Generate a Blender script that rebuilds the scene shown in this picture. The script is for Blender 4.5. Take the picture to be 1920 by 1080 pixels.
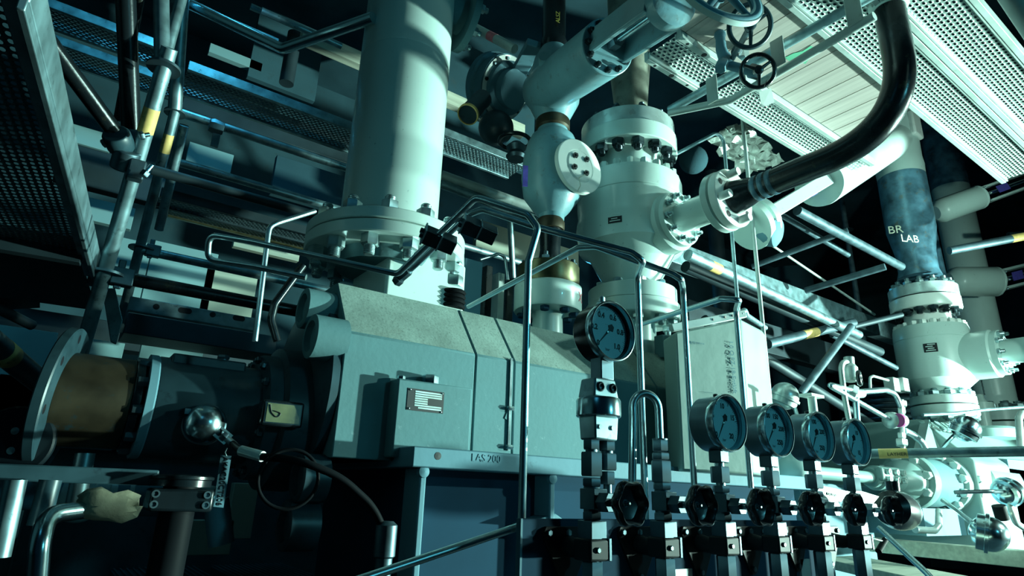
import bpy, math, random
from mathutils import Vector as V, Matrix
random.seed(7)
for o in list(bpy.data.objects): bpy.data.objects.remove(o)
SC = bpy.context.scene; COL = SC.collection
# ------------------------------------------------------------------ camera
F, CX, CY = 1161.0, 960.0, 540.0
_z = V((120, 3490, -F)).normalized(); _u = V((1700, -445, -F))
_x = (_u - _z * _u.dot(_z)).normalized(); _y = _z.cross(_x)
R = Matrix((_x, _y, _z))                     # camera space -> world (rows are the world axes seen from the camera)
EYE = V((0, 0, 1.2))                         # eye height over the floor; every helper below is relative to the eye
cd = bpy.data.cameras.new('camera'); cam = bpy.data.objects.new('camera', cd); COL.objects.link(cam)
cam.matrix_world = Matrix.Translation(EYE) @ R.to_4x4()
cd.sensor_width = 36; cd.lens = F / 1920 * 36; cd.clip_start = .02; cd.clip_end = 100
SC.camera = cam
# ------------------------------------------------------------------ light and exposure
SC.view_settings.view_transform = 'Standard'; SC.view_settings.look = 'None'
SC.view_settings.gamma = 1; SC.view_settings.use_curve_mapping = False
SC.view_settings.exposure = 0.0
w = bpy.data.worlds.new('world'); SC.world = w; w.use_nodes = True
w.node_tree.nodes['Background'].inputs[0].default_value = (.01, .13, .26, 1)
w.node_tree.nodes['Background'].inputs[1].default_value = .04
def lamp(kind, name, loc, power, col, size=.2, target=None, spot=None, blend=.3):
    ld = bpy.data.lights.new(name, kind); o = bpy.data.objects.new(name, ld); COL.objects.link(o)
    ld.energy = power; ld.color = col; o.location = V(loc) + EYE
    if kind == 'AREA': ld.size = size
    else: ld.shadow_soft_size = size
    if kind == 'SPOT': ld.spot_size = math.radians(spot); ld.spot_blend = blend
    if target is not None:
        o.rotation_euler = (V(target) - V(loc)).to_track_quat('-Z', 'Y').to_euler()
    return o
KEY = (.60, .95, .82); COOL = (.07, .48, .74)
lamp('SPOT', 'spot_lamp', (8.0, -1.75, -.1), 6600, KEY, .08, (2.8, 2.3, 1.2), 76, .4)
lamp('SPOT', 'spot_lamp', (6.0, -1.2, 1.7), 900, KEY, .06, (1.6, 2.0, .4), 60, .5)
lamp('SPOT', 'spot_lamp', (4.6, -1.2, .1), 190, KEY, .15, (3.6, 1.4, 2.9), 84, 1)  # extra spot added to lift the undersides of the overhead planks
lamp('SPOT', 'spot_lamp', (2.6, -3.2, 1.3), 105, (.14, .75, .90), .15, (2.0, 1.8, .8), 66, .8)
lamp('SPOT', 'spot_lamp', (4.7, -1.6, .9), 470, KEY, .10, (6.2, 2.2, 1.2), 78, .5)  # added spot, its cone kept to the far valve
lamp('POINT', 'fill_light', (-1.2, -.6, 2.2), 5, COOL, .35)  # added cool fill from the upper left, no lamp stands there
lamp('SPOT', 'fill_light', (.2, 2.9, 2.9), 55, COOL, .12, (-1.0, 6.4, .2), 130, .5)  # added to brighten the wall boards and rim the left tubes
lamp('POINT', 'fill_light', (5.5, 6.0, 2.5), 30, COOL, .3)  # added cool fill for the far side of the hall

def P(px, py, d): return R @ V(((px - CX) / F * d, -(py - CY) / F * d, -d))
def ray(px, py): return R @ V(((px - CX) / F, -(py - CY) / F, -1))
def at(px, py, X=None, Y=None, Z=None):
    r = ray(px, py)
    return r * (X / r.x if X is not None else Y / r.y if Y is not None else Z / r.z)
def pj(p):
    c = R.transposed() @ V(p); return CX + F * c.x / -c.z, CY - F * c.y / -c.z, -c.z
def vcyl(pl, pr, py, Y):
    a, b = ray(pl, py), ray(pr, py); ta, tb = math.atan2(a.y, a.x), math.atan2(b.y, b.x); m = (ta + tb) / 2
    D = Y / math.sin(m); return D * math.cos(m), D * math.sin(abs(ta - tb) / 2)
def zz(px, py, Y): return at(px, py, Y=Y).z
def azlimit(v): return v
# ------------------------------------------------------------------ mesh builder
def basis(ax):
    ax = V(ax).normalized(); t = V((0, 0, 1)) if abs(ax.z) < .9 else V((1, 0, 0))
    u = t.cross(ax).normalized(); return u, ax.cross(u), ax
class MB:
    def __init__(s): s.v = []; s.f = []; s.uv = {}
    def add(s, vs, fs):
        n = len(s.v); s.v += [V(p) for p in vs]; s.f += [[i + n for i in f] for f in fs]; return s
    def box(s, c, h, ax=None):
        u, v, w_ = ax or (V((1, 0, 0)), V((0, 1, 0)), V((0, 0, 1))); c = V(c); vs = []
        for k in (-1, 1):
            for j in (-1, 1):
                for i in (-1, 1): vs.append(c + u * h[0] * i + v * h[1] * j + w_ * h[2] * k)
        return s.add(vs, [(0, 2, 3, 1), (4, 5, 7, 6), (0, 1, 5, 4), (2, 6, 7, 3), (0, 4, 6, 2), (1, 3, 7, 5)])
    def bb(s, x0, x1, y0, y1, z0, z1): return s.box(((x0 + x1) / 2, (y0 + y1) / 2, (z0 + z1) / 2), (abs(x1 - x0) / 2, abs(y1 - y0) / 2, abs(z1 - z0) / 2))
    def lathe(s, c, ax, prof, n=48, ph=0, ring=False):        # prof = [(r, h)...] along ax
        u, v, a = basis(ax); c = V(c); vs = []; fs = []; m = len(prof)
        for r, h in prof:
            for i in range(n):
                t = 2 * math.pi * i / n + ph; vs.append(c + a * h + (u * math.cos(t) + v * math.sin(t)) * max(r, 1e-5))
        for k in range(m - 1):
            for i in range(n):
                j = (i + 1) % n; fs.append((k * n + i, k * n + j, (k + 1) * n + j, (k + 1) * n + i))
        if prof[0][0] > 1e-4 and not ring: fs.append(list(range(n))[::-1])
        if prof[-1][0] > 1e-4 and not ring: fs.append([(m - 1) * n + i for i in range(n)])
        return s.add(vs, fs)
    def cyl(s, a, b, r, r2=None, n=24):
        a, b = V(a), V(b); L = (b - a).length; return s.lathe(a, b - a, [(r, 0), (r if r2 is None else r2, L)], n)
    def hexa(s, a, b, r, ph=0):
        a, b = V(a), V(b); L = (b - a).length; e = min(r * .12, L * .2)
        return s.lathe(a, b - a, [(r * .93, 0), (r, e), (r, L - e), (r * .93, L)], 6, ph)
    def torus(s, c, ax, R0, r, n=48, m=12, lob=0, nl=0, a0=0, a1=2 * math.pi):
        u, v, a = basis(ax); c = V(c); vs = []; fs = []; full = abs(a1 - a0 - 2 * math.pi) < 1e-3; k = n if full else n + 1
        for i in range(k):
            t = a0 + (a1 - a0) * i / n; d = u * math.cos(t) + v * math.sin(t); rr = R0 * (1 + lob * math.cos(nl * t))
            for j in range(m):
                q = 2 * math.pi * j / m; vs.append(c + d * (rr + r * math.cos(q)) + a * r * math.sin(q))
        for i in range(n):
            i2 = (i + 1) % k
            for j in range(m):
                j2 = (j + 1) % m; fs.append((i * m + j, i2 * m + j, i2 * m + j2, i * m + j2))
        return s.add(vs, fs)
    def tube(s, pts, r, n=14, bend=0, cap=True, seg=8):
        pts = [V(p) for p in pts]; path = [pts[0]]; rs = r if isinstance(r, (list, tuple)) else None
        for i in range(1, len(pts) - 1):
            a, b, c = pts[i - 1], pts[i], pts[i + 1]; d1 = a - b; d2 = c - b
            if bend > 0:
                an = d1.angle(d2); L = min(bend / max(math.tan(an / 2), .05), d1.length * .49, d2.length * .49)
                p, q = b + d1.normalized() * L, b + d2.normalized() * L
                for k in range(seg + 1):
                    t = k / seg; path.append(p * (1 - t) ** 2 + b * 2 * t * (1 - t) + q * t * t)
            else: path.append(b)
        path.append(pts[-1]); vs = []; fs = []; N = len(path)
        tans = [(path[min(i + 1, N - 1)] - path[max(i - 1, 0)]).normalized() for i in range(N)]
        u = basis(tans[0])[0]
        for i, p in enumerate(path):
            u = (u - tans[i] * u.dot(tans[i])).normalized(); v = tans[i].cross(u)
            rr = (rs[0] + (rs[-1] - rs[0]) * i / (N - 1)) if rs else r
            for k in range(n):
                t = 2 * math.pi * k / n; vs.append(p + (u * math.cos(t) + v * math.sin(t)) * rr)
        for i in range(N - 1):
            for k in range(n):
                j = (k + 1) % n; fs.append((i * n + k, i * n + j, (i + 1) * n + j, (i + 1) * n + k))
        if cap: fs += [list(range(n))[::-1], [(N - 1) * n + k for k in range(n)]]
        return s.add(vs, fs)
    def prism(s, poly, ext):
        poly = [V(p) for p in poly]; e = V(ext); n = len(poly)
        return s.add(poly + [p + e for p in poly], [list(range(n))[::-1], [n + i for i in range(n)]] + [(i, (i + 1) % n, n + (i + 1) % n, n + i) for i in range(n)])
    def ball(s, c, r, n=24, m=14, sc=(1, 1, 1), ax=(0, 0, 1)):
        return s.lathe(c, ax, [(r * math.sin(math.pi * k / m), -r * math.cos(math.pi * k / m) * sc[2]) for k in range(m + 1)], n)
    def uvquad(s, a, b, c, d):                     # uv in metres: u along ab, v along ad
        a, b, c, d = map(V, (a, b, c, d)); i = len(s.f); s.add([a, b, c, d], [(0, 1, 2, 3)])
        lu, lv = (b - a).length, (d - a).length; s.uv[i] = [(0, 0), (lu, 0), (lu, lv), (0, lv)]; return s
    def build(s, name, mat, parent=None, bev=0, ang=.6, seg=2):
        org = parent['_o'] if parent is not None else None
        org = V(org) if org is not None else (sum(s.v, V()) / len(s.v)) + EYE
        me = bpy.data.meshes.new(name); me.from_pydata([tuple(p + EYE - org) for p in s.v], [], s.f)
        if s.uv:
            ul = me.uv_layers.new(name='UVMap')
            for pi, cs in s.uv.items():
                for k, li in enumerate(me.polygons[pi].loop_indices): ul.data[li].uv = cs[k]
        import bmesh
        b = bmesh.new(); b.from_mesh(me); bmesh.ops.recalc_face_normals(b, faces=b.faces)
        for f in b.faces: f.smooth = True
        for e in b.edges: e.smooth = len(e.link_faces) == 2 and e.calc_face_angle(0) < ang
        b.to_mesh(me); b.free(); me.materials.append(mat)
        o = bpy.data.objects.new(name, me); COL.objects.link(o)
        if parent is not None:
            o.parent = parent if parent.type == 'EMPTY' else parent
            if parent.type == 'MESH': pass
        else: o.location = org
        o['_o'] = tuple(org)
        if bev:
            m = o.modifiers.new('bevel', 'BEVEL'); m.width = bev; m.segments = seg; m.limit_method = 'ANGLE'; m.angle_limit = .6
        return o
def thing(name, label, cat, base, group=None):
    o = bpy.data.objects.new(name, None); COL.objects.link(o); o.location = V(base) + EYE; o.empty_display_size = .05
    o['_o'] = tuple(o.location); o['label'] = label; o['category'] = cat
    if group: o['group'] = group
    return o
def tag(o, label, cat, group=None):
    o['label'] = label; o['category'] = cat
    if group: o['group'] = group
    return o
def struct(o): o['kind'] = 'structure'; return o
def lab(o, l): o['label'] = l; return o
# ------------------------------------------------------------------ materials
def mat(name, col, rough=.5, metal=0, var=.15, vs=6, dirt=0, dcol=(.02, .05, .06), ds=30, bump=0, bs=60, coat=0, aniso=0):
    m = bpy.data.materials.new(name); m.use_nodes = True; nt = m.node_tree; N = nt.nodes; L = nt.links
    b = N['Principled BSDF']; b.inputs['Roughness'].default_value = rough; b.inputs['Metallic'].default_value = metal
    b.inputs['Coat Weight'].default_value = coat
    tc = N.new('ShaderNodeTexCoord'); no = N.new('ShaderNodeTexNoise'); no.inputs['Scale'].default_value = vs; no.inputs['Detail'].default_value = 6
    L.new(tc.outputs['Object'], no.inputs['Vector'])
    rp = N.new('ShaderNodeValToRGB'); rp.color_ramp.elements[0].position = .3; rp.color_ramp.elements[1].position = .7
    rp.color_ramp.elements[0].color = (*[c * (1 - var) for c in col], 1); rp.color_ramp.elements[1].color = (*[min(1, c * (1 + var)) for c in col], 1)
    L.new(no.outputs['Fac'], rp.inputs[0]); out = rp.outputs[0]
    if dirt:
        n2 = N.new('ShaderNodeTexNoise'); n2.inputs['Scale'].default_value = ds; n2.inputs['Detail'].default_value = 8; n2.inputs['Roughness'].default_value = .7
        L.new(tc.outputs['Object'], n2.inputs['Vector'])
        r2 = N.new('ShaderNodeValToRGB'); r2.color_ramp.elements[0].position = .62 - .12 * dirt; r2.color_ramp.elements[1].position = .72
        L.new(n2.outputs['Fac'], r2.inputs[0]); mx = N.new('ShaderNodeMix'); mx.data_type = 'RGBA'
        L.new(r2.outputs[0], mx.inputs['Factor']); L.new(out, mx.inputs[6]); mx.inputs[7].default_value = (*dcol, 1); out = mx.outputs[2]
    L.new(out, b.inputs['Base Color'])
    rr = N.new('ShaderNodeMapRange'); rr.inputs['To Min'].default_value = max(.03, rough - .1); rr.inputs['To Max'].default_value = min(1, rough + .1)
    L.new(no.outputs['Fac'], rr.inputs['Value']); L.new(rr.outputs[0], b.inputs['Roughness'])
    if bump:
        n3 = N.new('ShaderNodeTexNoise'); n3.inputs['Scale'].default_value = bs; n3.inputs['Detail'].default_value = 4
        L.new(tc.outputs['Object'], n3.inputs['Vector']); bp = N.new('ShaderNodeBump'); bp.inputs['Strength'].default_value = bump; bp.inputs['Distance'].default_value = .004
        L.new(n3.outputs['Fac'], bp.inputs['Height']); L.new(bp.outputs[0], b.inputs['Normal'])
    return m
M = {}
M['paint'] = mat('pale_enamel_paint', (.52, .66, .63), .32, var=.05, vs=3, dirt=-.1, dcol=(.25, .35, .35), ds=40, coat=.2)
M['cast'] = mat('painted_casting', (.105, .215, .235), .75, var=.07, vs=4, dirt=.05, dcol=(.2, .32, .34), ds=30, bump=.25, bs=45)
M['teal'] = mat('shaded_teal_casting', (.16, .32, .37), .42, var=.15, vs=6, dirt=.3, dcol=(.12, .16, .14), ds=20, bump=.25, bs=40, coat=.2)  # paint darkened to carry the big valve's shade on the angle valve
M['bright'] = mat('machined_steel_rim', (.55, .68, .68), .3, .35, var=.25, vs=10)
M['dusty'] = mat('dusty_painted_casting', (.22, .30, .275), .9, var=.25, vs=7, dirt=.75, dcol=(.10, .14, .135), ds=110, bump=.3, bs=80)
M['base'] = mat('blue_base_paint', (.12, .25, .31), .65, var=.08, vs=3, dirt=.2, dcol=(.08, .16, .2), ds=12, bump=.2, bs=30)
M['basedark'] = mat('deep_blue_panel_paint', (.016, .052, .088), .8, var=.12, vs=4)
M['white'] = mat('white_gloss_paint', (.82, .88, .84), .3, var=.03, coat=.3)
M['dark'] = mat('dark_machine_paint', (.022, .055, .07), .4, var=.3, vs=7, dirt=.4, dcol=(.01, .02, .03), ds=20)
M['blackmatte'] = mat('black_bracket_paint', (.006, .010, .013), .55, var=.2)
M['blackmatte'].node_tree.nodes['Principled BSDF'].inputs['Specular IOR Level'].default_value = .25
M['black'] = mat('black_plastic', (.008, .014, .018), .28, var=.2, coat=.3)
M['blacksteel'] = mat('black_mill_scale_steel', (.012, .018, .022), .25, .4, var=.5, vs=5, dirt=.3, dcol=(.05, .05, .03), ds=16, bump=.1)
M['bluesteel'] = mat('bare_heat_tinted_steel', (.10, .22, .30), .35, .25, var=.6, vs=8, dirt=.5, dcol=(.16, .16, .12), ds=13)
M['rust'] = mat('rusty_brown_steel', (.045, .035, .02), .5, .5, var=.5, vs=9, dirt=.4, ds=25)
M['steel'] = mat('polished_stainless_steel', (.50, .66, .70), .22, 1, var=.1, vs=12)
M['tubing'] = mat('drawn_stainless_tube', (.50, .66, .70), .33, 1, var=.12, vs=20)
M['darksteel'] = mat('dark_stainless_steel', (.10, .16, .19), .46, .9, var=.3, vs=10)
M['casesteel'] = mat('brushed_gauge_case_steel', (.24, .36, .41), .34, .9, var=.25, vs=8)
M['zinc'] = mat('zinc_plated_bolt_steel', (.42, .56, .58), .33, .85, var=.2, vs=25)
M['blackbolt'] = mat('black_oiled_bolt_steel', (.03, .05, .06), .3, .7, var=.3, vs=25)
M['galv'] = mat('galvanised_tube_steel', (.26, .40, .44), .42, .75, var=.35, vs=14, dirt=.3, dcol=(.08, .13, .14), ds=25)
M['galvpale'] = mat('pale_galvanised_sheet', (.46, .54, .52), .45, .35, var=.15, vs=7, dirt=.3, dcol=(.3, .36, .34), ds=20)
M['alu'] = mat('pale_aluminium', (.62, .72, .70), .35, .6, var=.12, vs=14)
M['brass'] = mat('tarnished_brass', (.10, .095, .05), .35, .8, var=.4, vs=14)
M['yellow'] = mat('yellow_tape', (.85, .58, .20), .5, var=.15, vs=30, dirt=.3, dcol=(.1, .1, .02), ds=40)
M['yellowpaint'] = mat('yellow_marker', (.6, .5, .1), .6)
M['red'] = mat('red_tape', (.75, .18, .22), .5, var=.2, vs=40)
M['purple'] = mat('violet_sticker', (.10, .08, .42), .5, var=.2, vs=40)
M['dial'] = mat('gauge_dial_face', (.50, .78, .84), .35, var=.03)
M['ink'] = mat('black_print', (.004, .006, .01), .5)
M['chalk'] = mat('chalk_marking', (.6, .62, .5), .8)
M['dimgalv'] = mat('shaded_scaffold_steel', (.07, .12, .145), .5, .4, var=.4, vs=12)  # galvanised steel darkened to carry the gloom of the far scaffold
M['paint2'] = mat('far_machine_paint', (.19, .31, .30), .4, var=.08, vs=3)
M['wrap'] = mat('milky_plastic_wrap', (.27, .38, .35), .5, var=.07, vs=5, bump=.3, bs=18)
M['foil'] = mat('crumpled_foil_sheet', (.20, .25, .23), .18, .5, var=.5, vs=12, bump=1, bs=22)
M['concrete'] = mat('concrete_wall', (.035, .08, .10), .8, var=.3, vs=1.2, dirt=.4, ds=6, dcol=(.04, .07, .08), bump=.2)
M['board'] = mat('lit_patch_board', (.20, .34, .36), .7, var=.08, vs=2)  # paler than the wall, stands in for its lit patches
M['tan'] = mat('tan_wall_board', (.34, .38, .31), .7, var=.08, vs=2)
M['floor'] = mat('dark_hall_floor', (.02, .035, .045), .7, var=.4, vs=2)
M['beamblue'] = mat('dark_steel_beam', (.018, .036, .045), .55, .3, var=.3, vs=4)
M['cloth'] = mat('cream_tape_wad', (.34, .32, .22), .8, var=.2, vs=30, bump=.4, bs=60)
M['rubber'] = mat('black_rubber', (.006, .008, .01), .6)
M['green'] = mat('green_paint_smear', (.12, .45, .28), .7)
def wood_mat(name, col, sc=(1.5, 30, 30)):
    m = mat(name, col, .75, var=.2); nt = m.node_tree
    mp = nt.nodes.new('ShaderNodeMapping'); mp.inputs['Scale'].default_value = sc
    no = [n for n in nt.nodes if n.type == 'TEX_NOISE'][0]; tc = [n for n in nt.nodes if n.type == 'TEX_COORD'][0]
    nt.links.new(tc.outputs['Object'], mp.inputs[0]); nt.links.new(mp.outputs[0], no.inputs['Vector']); no.inputs['Scale'].default_value = 1.2
    return m
M['woodY'] = wood_mat('pale_scaffold_board_wood', (.40, .36, .33), (40, 2, 40))
M['woodX'] = wood_mat('pale_timber', (.50, .52, .42), (2, 30, 30))
def perf_mat(name, col, px_=.030, py_=.020, rx=.30, ry=.27, metal=.4):
    m = bpy.data.materials.new(name); m.use_nodes = True; nt = m.node_tree; N = nt.nodes; L = nt.links
    b = N['Principled BSDF']; b.inputs['Base Color'].default_value = (*col, 1); b.inputs['Metallic'].default_value = metal; b.inputs['Roughness'].default_value = .42
    uv = N.new('ShaderNodeUVMap'); sp = N.new('ShaderNodeSeparateXYZ'); L.new(uv.outputs[0], sp.inputs[0])
    def mt(op, a, b_=None, c=None):
        n = N.new('ShaderNodeMath'); n.operation = op
        for i, q in enumerate((a, b_, c)):
            if q is None: continue
            if isinstance(q, (int, float)): n.inputs[i].default_value = q
            else: L.new(q, n.inputs[i])
        return n.outputs[0]
    v = mt('DIVIDE', sp.outputs[1], py_); row = mt('FLOOR', v); odd = mt('MULTIPLY', mt('MODULO', row, 2), .5)
    u = mt('ADD', mt('DIVIDE', sp.outputs[0], px_), odd)
    fx = mt('SUBTRACT', mt('FRACT', u), .5); fy = mt('SUBTRACT', mt('FRACT', v), .5)
    d = mt('ADD', mt('POWER', mt('DIVIDE', fx, rx), 2), mt('POWER', mt('DIVIDE', fy, ry), 2))
    hole = mt('LESS_THAN', d, 1)
    bp = N.new('ShaderNodeBump'); bp.inputs['Strength'].default_value = .8; bp.inputs['Distance'].default_value = .004
    L.new(mt('MINIMUM', d, 3), bp.inputs['Height']); L.new(bp.outputs[0], b.inputs['Normal'])
    tr = N.new('ShaderNodeBsdfTransparent'); mx = N.new('ShaderNodeMixShader'); out = N['Material Output']
    L.new(hole, mx.inputs[0]); L.new(b.outputs[0], mx.inputs[1]); L.new(tr.outputs[0], mx.inputs[2]); L.new(mx.outputs[0], out.inputs[0])
    return m
M['perf'] = perf_mat('perforated_pale_steel', (.40, .48, .46))
M['perfdark'] = perf_mat('perforated_dark_steel', (.10, .16, .18), metal=.6)
def glass():
    m = bpy.data.materials.new('gauge_glass'); m.use_nodes = True; nt = m.node_tree; N = nt.nodes; L = nt.links
    g = N.new('ShaderNodeBsdfGlossy'); g.inputs['Roughness'].default_value = .03; g.inputs[0].default_value = (.8, .9, .9, 1)
    t = N.new('ShaderNodeBsdfTransparent'); fr = N.new('ShaderNodeFresnel'); fr.inputs[0].default_value = 1.3
    mx = N.new('ShaderNodeMixShader'); L.new(fr.outputs[0], mx.inputs[0]); L.new(t.outputs[0], mx.inputs[1]); L.new(g.outputs[0], mx.inputs[2])
    L.new(mx.outputs[0], N['Material Output'].inputs[0]); return m
M['glass'] = glass()
for k_ in ('cast', 'base', 'dusty', 'basedark'): M[k_].node_tree.nodes['Principled BSDF'].inputs['Specular IOR Level'].default_value = .18
for k_ in ('basedark', 'floor', 'rubber', 'concrete', 'board'): M[k_].node_tree.nodes['Principled BSDF'].inputs['Specular IOR Level'].default_value = .06
# ------------------------------------------------------------------ shared pieces
_cache = {}
def proto(key, fn, m):
    if key not in _cache:
        b = MB(); fn(b); b.v = [p - EYE for p in b.v]
        class Z: type = 'EMPTY'
        import bmesh
        me = bpy.data.meshes.new(key[0] if isinstance(key, tuple) else key); me.from_pydata([tuple(p + EYE) for p in b.v], [], b.f)
        q = bmesh.new(); q.from_mesh(me); bmesh.ops.recalc_face_normals(q, faces=q.faces)
        for f in q.faces: f.smooth = True
        for e in q.edges: e.smooth = len(e.link_faces) == 2 and e.calc_face_angle(0) < .6
        q.to_mesh(me); q.free(); me.materials.append(m); _cache[key] = me
    return _cache[key]
def inst(name, me, parent, pos, ax=(0, 0, 1), spin=0):
    o = bpy.data.objects.new(name, me); COL.objects.link(o); o.parent = parent
    q = V(ax).normalized().to_track_quat('Z', 'Y').to_matrix().to_4x4() @ Matrix.Rotation(spin, 4, 'Z')
    o.matrix_local = Matrix.Translation(V(pos) + EYE - V(parent['_o'])) @ q; o['_o'] = tuple(V(pos) + EYE); return o
def boltmesh(r, h, stud, m):
    def fn(b):
        b.lathe((0, 0, 0), (0, 0, 1), [(r * .95, 0), (r, r * .1), (r, h - r * .15), (r * .8, h)], 6)
        if stud > 0:
            pr = []; k = max(3, int(stud / (r * .16)))
            for i in range(k): pr += [(r * .60, h + stud * i / k), (r * .54, h + stud * (i + .5) / k)]
            b.lathe((0, 0, 0), (0, 0, 1), [(r * .5, h * .5)] + pr + [(r * .45, h + stud)], 14)
    return proto(('bolt', round(r, 4), round(h, 4), round(stud, 4), m.name), fn, m)
def bolts(parent, c, ax, R0, n, r, h, stud=0, m=None, ph=0, name='bolt', keep=None):
    u, v, a = basis(ax); me = boltmesh(r, h, stud, m or M['zinc'])
    for i in range(n):
        t = 2 * math.pi * (i + ph) / n; p = V(c) + (u * math.cos(t) + v * math.sin(t)) * R0
        if keep and not keep(p): continue
        inst(name, me, parent, p, ax, t)
def text(s, parent, c, right, up, size, m, name='lettering', ext=.0006, align='CENTER', bold=0):
    cu = bpy.data.curves.new(name, 'FONT'); cu.body = s; cu.size = size; cu.extrude = ext; cu.align_x = align; cu.align_y = 'CENTER'; cu.offset = bold
    cu.resolution_u = 3
    o = bpy.data.objects.new('tmp', cu); COL.objects.link(o)
    dg = bpy.context.evaluated_depsgraph_get(); dg.update(); me = bpy.data.meshes.new_from_object(o.evaluated_get(dg)); bpy.data.objects.remove(o)
    right = V(right).normalized(); up = V(up).normalized(); n = right.cross(up).normalized(); up = n.cross(right)
    me.transform(Matrix((right, up, n)).transposed().to_4x4()); me.materials.clear(); me.materials.append(m); me.name = name
    q = bpy.data.objects.new(name, me); COL.objects.link(q); q.parent = parent; q.location = V(c) + EYE - V(parent['_o']); q['_o'] = tuple(V(c) + EYE); return q
XA, YA, ZA = V((1, 0, 0)), V((0, 1, 0)), V((0, 0, 1))
# ================================================================== instrument rack in the foreground
YS, SX, X0S = .785, .1712, .7347
def zk(py, px=1110): return at(px, py, Y=YS).z
YP = .848
# mounting plate
pc = at(975, 972, Y=YP); pe = at(1556, 982, Y=YP)
t = thing('mounting_plate', 'upright blue steel plate carrying the six black valve brackets', 'mounting plate', (pc.x, YP, pc.z - .3))
MB().bb(pc.x, pe.x, YP, YP + .006, pc.z - .34, pc.z).build('panel', M['basedark'], t, .001)
MB().bb(pc.x - .001, pc.x + .003, YP - .004, YP + .008, pc.z - .34, pc.z).build('side_edge', M['base'], t)
lb = MB(); c = at(1272, 1076, Y=YP - .001); lb.bb(c.x - .03, c.x + .04, YP - .002, YP, c.z - .012, c.z + .008); lb.build('label_plate', M['alu'], t)
b = MB(); c = at(1506, 1066, Y=YP - .001); b.bb(c.x - .016, c.x + .022, YP - .006, YP, c.z - .02, c.z + .02); b.build('switch_box', M['alu'], t)

ZB = dict(bot0=1090, bot1=1052, cl0=1047, cl1=1013, bl1=976, nut1=959, body1=912, n2=897)
za = {k: zk(v) for k, v in ZB.items()}
def hexz(b, x, y, z0, z1, r, ph=.3): b.hexa((x, y, z0), (x, y, z1), r, ph)
def wheel(parent, c, R):
    b = MB(); n = 72; u, v, a = XA, ZA, V((0, -1, 0)); prof = [(.30, -.5), (.72, -.42), (.93, -.18), (1, .08), (.97, .24), (.90, .30), (.84, .25), (.78, .05), (.70, -.16), (.35, -.24), (.0, -.24)]
    vs = []; fs = []
    for r, h in prof:
        k = max(0, (r - .5) / .5)
        for i in range(n):
            q = 2 * math.pi * i / n; rr = R * r * (1 + .085 * k * math.cos(6 * q)); vs.append(V(c) + (u * math.cos(q) + v * math.sin(q)) * rr + a * h * R)
    for k in range(len(prof) - 1):
        for i in range(n): j = (i + 1) % n; fs.append((k * n + i, k * n + j, (k + 1) * n + j, (k + 1) * n + i))
    b.add(vs, fs); w_ = b.build('handwheel', M['black'], parent, ang=.9)
    b = MB(); b.lathe(V(c) + a * (-.24 * R), a, [(.13 * R, 0), (.13 * R, .12 * R), (.10 * R, .14 * R)], 6); b.lathe(V(c) + a * (-.12 * R), a, [(.08 * R, 0), (.08 * R, .14 * R), (.05 * R, .17 * R)], 16)
    b.build('hub_nut', M['steel'], w_)
where = ['leftmost, under the tall diaphragm gauge', 'second from left, under the bent steel tube', 'third from left, under the gauge reading to 20',
         'fourth from left, under the 250 bar gauge', 'fifth from left, under the second-last gauge', 'rightmost, under the last gauge']
for k in range(6):
    x = X0S + SX * k; y = YS
    t = thing('needle_valve', 'steel needle valve with black lobed handwheel, ' + where[k], 'valve', (x, y, za['cl0']), 'needle valves on the gauge rack')
    b = MB(); hexz(b, x, y, za['bot0'] - .03, za['bot1'], .0185); b.cyl((x, y, za['bot1']), (x, y, za['cl1']), .011); b.build('lower_union', M['darksteel'], t)
    b = MB(); b.box((x, y, (za['bl1'] + za['cl1']) / 2 + .0), (.0165, .0165, (za['bl1'] - za['cl1']) / 2)); b.cyl((x, y, za['bl1']), (x, y, za['body1']), .0135)
    b.box((x, y - .004, (za['nut1'] + za['body1']) / 2), (.0145, .017, .016)); b.build('valve_body', M['darksteel'], t, .001)
    b = MB(); hexz(b, x, y, za['bl1'] + .001, za['nut1'] + .0, .0165); b.build('lower_nut', M['darksteel'], t)
    b = MB(); hexz(b, x, y, za['body1'], za['n2'], .0165); b.build('upper_nut', M['darksteel'], t)
    zw = zk(941) - .0; a = V((0, -1, 0)); c0 = V((x, y, zw))
    b = MB(); b.cyl(c0, c0 + a * .028, .0105); b.build('bonnet', M['darksteel'], t)
    b = MB(); b.hexa(c0 + a * .024, c0 + a * .046, .0165); b.build('bonnet_nut', M['darksteel'] if k < 4 else M['zinc'], t)
    b = MB(); b.cyl(c0 + a * .046, c0 + a * .075, .006); b.build('stem', M['steel'], t)
    wheel(t, c0 + a * .083, .034)
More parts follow.
